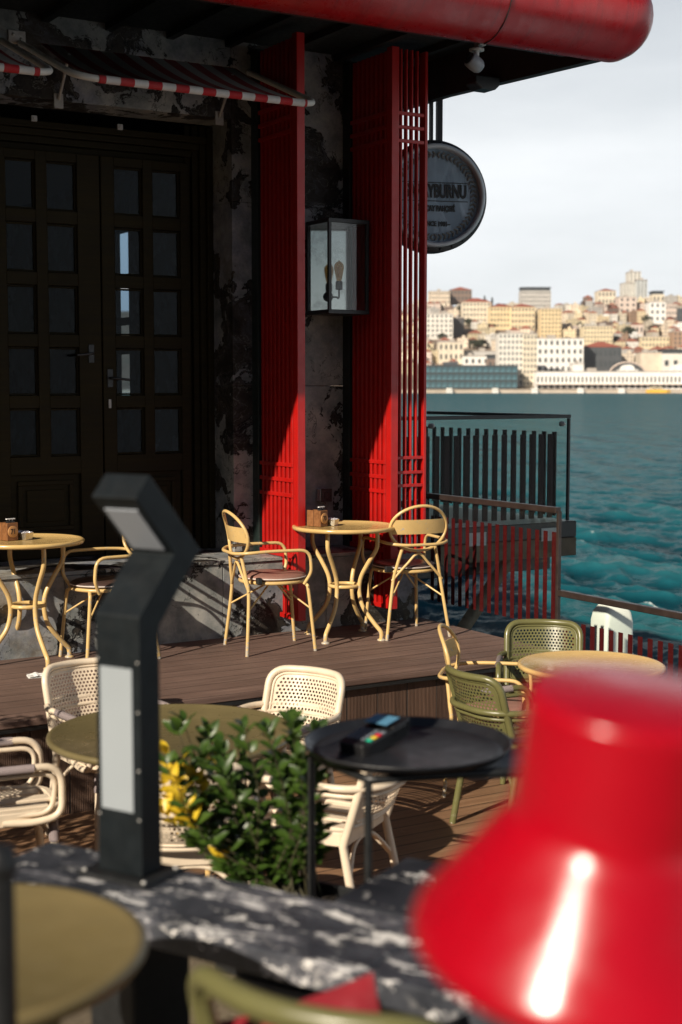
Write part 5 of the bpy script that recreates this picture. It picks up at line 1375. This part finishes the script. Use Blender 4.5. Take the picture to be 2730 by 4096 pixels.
c=t.ramp(hgt,[(.2,(.003,.036,.050)),(.5,(.009,.084,.108)),(.85,(.020,.116,.138))])
fn=t.noise(5,6,.75); fm=t.math('MULTIPLY',at.outputs['Fac'],t.ramp(fn,[(.38,0.0),(.6,1.0)]))
streak=t.ramp(t.noise(1,7,.7,src=t.map((.25,.9,1),(0,0,R(25)))),[(.66,0.0),(.80,.16)])
fm=t.math('MAXIMUM',fm,streak)
c=t.mix(fm,c,(.72,.76,.75))
g_=t.new('ShaderNodeNewGeometry')
def ncol(sc,det):
    x=t.new('ShaderNodeTexNoise'); x.inputs['Scale'].default_value=1; x.inputs['Detail'].default_value=det; x.inputs['Roughness'].default_value=.7
    t.link(t.map(sc,src=g_.outputs['Position']),x.inputs['Vector']); return x.outputs['Color']
def vm(op,a,b):
    x=t.new('ShaderNodeVectorMath',operation=op)
    for k,v in ((0,a),(1,b)):
        if isinstance(v,tuple): x.inputs[k].default_value=v
        else: t.link(v,x.inputs[k])
    return x.outputs[0]
tilt=vm('ADD',vm('MULTIPLY',vm('SUBTRACT',ncol((1.3,1.3,1.3),6),(.5,.5,.5)),(1.0,1.0,0)),vm('MULTIPLY',vm('SUBTRACT',ncol((7,7,7),4),(.5,.5,.5)),(.7,.7,0)))
far=t.new('ShaderNodeMapRange'); far.inputs['From Min'].default_value=60; far.inputs['From Max'].default_value=500; far.inputs['To Min'].default_value=1.0; far.inputs['To Max'].default_value=2.3
t.link(t.sep(g_.outputs['Position'])[1],far.inputs['Value'])       # out at sea the sub-grid waves live in the normals only
sv=t.new('ShaderNodeVectorMath',operation='SCALE'); t.link(tilt,sv.inputs[0]); t.link(far.outputs[0],sv.inputs['Scale'])
nb=vm('NORMALIZE',vm('ADD',g_.outputs['Normal'],sv.outputs[0]),(0,0,0))
t.n.remove(t.b)
df=t.new('ShaderNodeBsdfDiffuse'); t.link(c,df.inputs[0]); t.link(nb,df.inputs['Normal'])
gl=t.new('ShaderNodeBsdfGlossy'); gl.inputs['Roughness'].default_value=.13; t.link(nb,gl.inputs['Normal'])
lw=t.new('ShaderNodeLayerWeight'); lw.inputs[0].default_value=.5; t.link(nb,lw.inputs['Normal'])
fr=t.math('MULTIPLY_ADD',t.math('POWER',lw.outputs['Facing'],5.0),.19,.04)
fr=t.math('MULTIPLY',fr,t.math('SUBTRACT',1.0,fm))
ms=t.new('ShaderNodeMixShader'); t.link(fr,ms.inputs[0]); t.link(df.outputs[0],ms.inputs[1]); t.link(gl.outputs[0],ms.inputs[2]); t.link(ms.outputs[0],t.out.inputs[0])
me.materials.append(t.m)

# ------------------------------------------------------------------ shrub in its planter
e=empty('planter',loc=(-.15,3.93,0),rz=-R(31)); tag(e,'black planter box behind the marble ledge holding the shrub','planter')
m=MB(); m.box(-.15,.15,-.15,-.135,0,.20); m.box(-.15,.15,.135,.15,0,.20); m.box(-.15,-.135,-.1345,.1345,0,.20); m.box(.135,.15,-.1345,.1345,0,.20); m.box(-.134,.134,-.134,.134,0,.02); m.build('box',BLACKM,e,None,.003,1)
m=MB(); m.box(-.134,.134,-.134,.134,.14,.17); m.build('soil',simple('potting soil',(.025,.018,.012),.95,scale=60,var=.5),e)
sh=empty('euonymus_shrub',loc=(-.15,3.93,.17)); tag(sh,'green and yellow variegated shrub rising behind the marble ledge','shrub')
def leafmat(name,a,b,mid=None):
    t=NT(name); u=t.new('ShaderNodeObjectInfo')
    n=t.noise(18,4,.6); c=t.ramp(n,[(.3,a),(.7,b)])
    t.set(c,.38,0,None,.5)
    tl=t.new('ShaderNodeBsdfTranslucent'); t.link(c,tl.inputs[0])
    mx=t.new('ShaderNodeMixShader'); mx.inputs[0].default_value=.28
    t.link(t.b.outputs[0],mx.inputs[1]); t.link(tl.outputs[0],mx.inputs[2]); t.link(mx.outputs[0],t.out.inputs[0]); return t.m
LG=leafmat('glossy green leaf',(.018,.048,.008),(.075,.135,.020)); LY=leafmat('yellow edged leaf',(.60,.40,.015),(.85,.62,.05)); STEM=simple('green brown stem',(.05,.045,.02),.7,scale=40)
rs_=random.Random(9)
mg=MB(); my=MB(); ms=MB()
def leaf(mb,p,d,L,W):
    d=d.normalized(); up=Vector((rs_.uniform(-.4,.4),rs_.uniform(-.9,.1),1)).normalized(); s=d.cross(up).normalized(); n=s.cross(d)
    pr=[(0,.0),(.22,.36),(.5,.5),(.78,.34),(1,0)]
    vs=[];fs=[]
    for t,w in pr:
        c_=p+d*(L*t)-n*(L*.28*t*t)
        vs+= [c_-s*(W*w)+n*(W*.22*w*2), c_, c_+s*(W*w)+n*(W*.22*w*2)]
    for i in range(4):
        a=3*i; fs+= [(a,a+1,a+4,a+3),(a+1,a+2,a+5,a+4)]
    mb.add(vs,fs,True)
for k in range(38):
    q=rs_.random()
    tx_=-.36+.44*rs_.random()**.9; 
    top=.575-.75*abs(tx_+.09)**1.35 + rs_.uniform(-.24,.04)
    if tx_<-.20: top=rs_.uniform(.16,.50)
    b0=Vector((rs_.uniform(-.11,.11),rs_.uniform(-.1,.1),-.02)); ty=rs_.uniform(-.14,.16)
    P=[b0,Vector((b0.x*.5+tx_*.35,ty*.4,top*.30)),Vector((tx_*.85+.02,ty*.8,top*.68)),Vector((tx_+rs_.uniform(-.02,.02),ty,top))]
    c_=crv(P,7); ms.tube(c_,[.0045*(1-.75*i/(len(c_)-1)) for i in range(len(c_))],5)
    yel=(tx_<-.19 and top<.43 and rs_.random()<.8)
    N=len(c_)
    for i in range(6,N):
        if rs_.random()<.22: continue
        d=(c_[i]-c_[i-1]).normalized()
        for sgn in (0,PI):
            a=i*1.57+sgn+rs_.uniform(-.4,.4); side=Vector((math.cos(a),math.sin(a),0))
            tipk=(i>N-6)
            leaf(my if (yel and tipk) else mg,c_[i],side*.8+d*(.55 if not tipk else 1.0)+Vector((0,0,.15)),rs_.uniform(.036,.068),rs_.uniform(.022,.034))
ms.build('stems',STEM,sh); mg.build('green_leaves',LG,sh); my.build('yellow_leaves',LY,sh)

e=empty('potted_olive_tree',loc=(-2.75,5.15,ZL)); tag(e,'bushy potted olive tree standing on the lower deck left of the chairs','tree')
m=MB(); m.lathe([(0,0),(.2,0),(.26,.45),(.23,.45),(.21,.4),(0,.4)],24); m.build('pot',CONC,e)
m=MB(); m.tube(crv([(0,0,.4),(.03,.02,.8),(-.02,.03,1.25),(.05,0,1.6)],5),[.035]*8+[.02]*8,8); m.build('trunk',BARK,e)
m=MB()
for k in range(1500):
    a=rs_.uniform(0,2*PI); th=math.acos(rs_.uniform(-1,1)); q=rs_.random()**.4
    p=Vector((math.sin(th)*math.cos(a)*.55*q,math.sin(th)*math.sin(a)*.55*q,1.25+math.cos(th)*.62*q))
    leaf(m,p,Vector((rs_.uniform(-1,1),rs_.uniform(-1,1),rs_.uniform(-.5,1))),rs_.uniform(.06,.09),.022)
m.build('crown',LG,e)
# ------------------------------------------------------------------ light, sky, camera
SUN_AZ=R(53); SUN_EL=R(31)
L=Vector((math.cos(SUN_EL)*math.cos(SUN_AZ),math.cos(SUN_EL)*math.sin(SUN_AZ),-math.sin(SUN_EL)))
sl=bpy.data.lights.new('sun','SUN'); sl.energy=5.0; sl.angle=R(.53); sl.color=(1,.885,.73)
so=bpy.data.objects.new('sun',sl); C.objects.link(so); so.rotation_euler=L.to_track_quat('-Z','Y').to_euler(); so.location=(-20,-25,25)
w=bpy.data.worlds.new('World'); scene.world=w; w.use_nodes=True; nt=w.node_tree
bg=nt.nodes['Background']; bg.inputs[1].default_value=.036
sk=nt.nodes.new('ShaderNodeTexSky'); sk.sky_type='NISHITA'; sk.sun_disc=False; sk.sun_elevation=SUN_EL; sk.sun_rotation=math.atan2(-L.x,-L.y)%(2*PI); sk.air_density=1.0; sk.dust_density=1.2; sk.ozone_density=1.0
tc=nt.nodes.new('ShaderNodeTexCoord'); mp=nt.nodes.new('ShaderNodeMapping'); mp.inputs['Scale'].default_value=(1.6,1.6,6.5)
no=nt.nodes.new('ShaderNodeTexNoise'); no.inputs['Scale'].default_value=1.7; no.inputs['Detail'].default_value=7; no.inputs['Roughness'].default_value=.58
nt.links.new(tc.outputs['Generated'],mp.inputs[0]); nt.links.new(mp.outputs[0],no.inputs['Vector'])
def wm(op,a,b=None,c=None):
    x=nt.nodes.new('ShaderNodeMath'); x.operation=op
    for k,v in enumerate((a,b,c)):
        if v is None: continue
        if isinstance(v,(int,float)): x.inputs[k].default_value=v
        else: nt.links.new(v,x.inputs[k])
    return x.outputs[0]
cr=nt.nodes.new('ShaderNodeValToRGB'); cr.color_ramp.elements[0].position=.36; cr.color_ramp.elements[0].color=(.84,.84,.84,1); cr.color_ramp.elements[1].position=.60; cr.color_ramp.elements[1].color=(1,1,1,1)
nt.links.new(no.outputs['Fac'],cr.inputs[0])
sx=nt.nodes.new('ShaderNodeSeparateXYZ'); nt.links.new(tc.outputs['Generated'],sx.inputs[0])
low=nt.nodes.new('ShaderNodeMapRange'); low.inputs['From Min'].default_value=.42; low.inputs['From Max'].default_value=.16; nt.links.new(sx.outputs[2],low.inputs['Value'])   # cloud bank low on the horizon, clear sky overhead
mx=nt.nodes.new('ShaderNodeMix'); mx.data_type='RGBA'; sea=nt.nodes.new('ShaderNodeMapRange'); sea.inputs['From Min'].default_value=-.15; sea.inputs['From Max'].default_value=.55; nt.links.new(wm('MULTIPLY_ADD',sx.outputs[1],.8,sx.outputs[0]),sea.inputs['Value'])   # the bank lies over the sea, the sun side is clear
hz_=nt.nodes.new('ShaderNodeMapRange'); hz_.inputs['From Min'].default_value=.14; hz_.inputs['From Max'].default_value=.05; hz_.inputs['To Max'].default_value=.5; nt.links.new(sx.outputs[2],hz_.inputs['Value'])   # pale haze all round the horizon
nt.links.new(wm('MAXIMUM',wm('MULTIPLY',wm('MULTIPLY',cr.outputs[0],low.outputs[0]),sea.outputs[0]),hz_.outputs[0]),mx.inputs[0]); nt.links.new(sk.outputs[0],mx.inputs[6]); mx.inputs[7].default_value=(21.2,22.0,22.6,1)
nt.links.new(mx.outputs[2],bg.inputs[0])
cam=bpy.data.cameras.new('camera'); co_=bpy.data.objects.new('camera',cam); C.objects.link(co_); scene.camera=co_
co_.location=(0,0,1.636); co_.rotation_euler=(R(90-4.993),0,0)
cam.sensor_fit='VERTICAL'; cam.sensor_height=36; cam.lens=50; cam.clip_start=.05; cam.clip_end=6000
cam.dof.use_dof=True; cam.dof.focus_distance=9.2; cam.dof.aperture_fstop=2.5
vs_=scene.view_settings; vs_.view_transform='Standard'; vs_.look='None'; vs_.exposure=.35; vs_.gamma=1
cy=scene.cycles; cy.max_bounces=8; cy.transparent_max_bounces=16; cy.use_denoising=True; cy.caustics_reflective=False; cy.caustics_refractive=False

m=MB(); m.box(-1500,2100,-15,2100,-5,140); hz=m.build('haze',None); tag(hz,kind='stuff')
hm=bpy.data.materials.new('sea haze'); hm.use_nodes=True; ht=hm.node_tree; ht.nodes.remove(ht.nodes['Principled BSDF'])
pv=ht.nodes.new('ShaderNodeVolumePrincipled'); pv.inputs['Color'].default_value=(.85,.88,.92,1); pv.inputs['Density'].default_value=.00005; pv.inputs['Anisotropy'].default_value=0
ht.links.new(pv.outputs[0],ht.nodes['Material Output'].inputs['Volume']); hz.data.materials.append(hm)
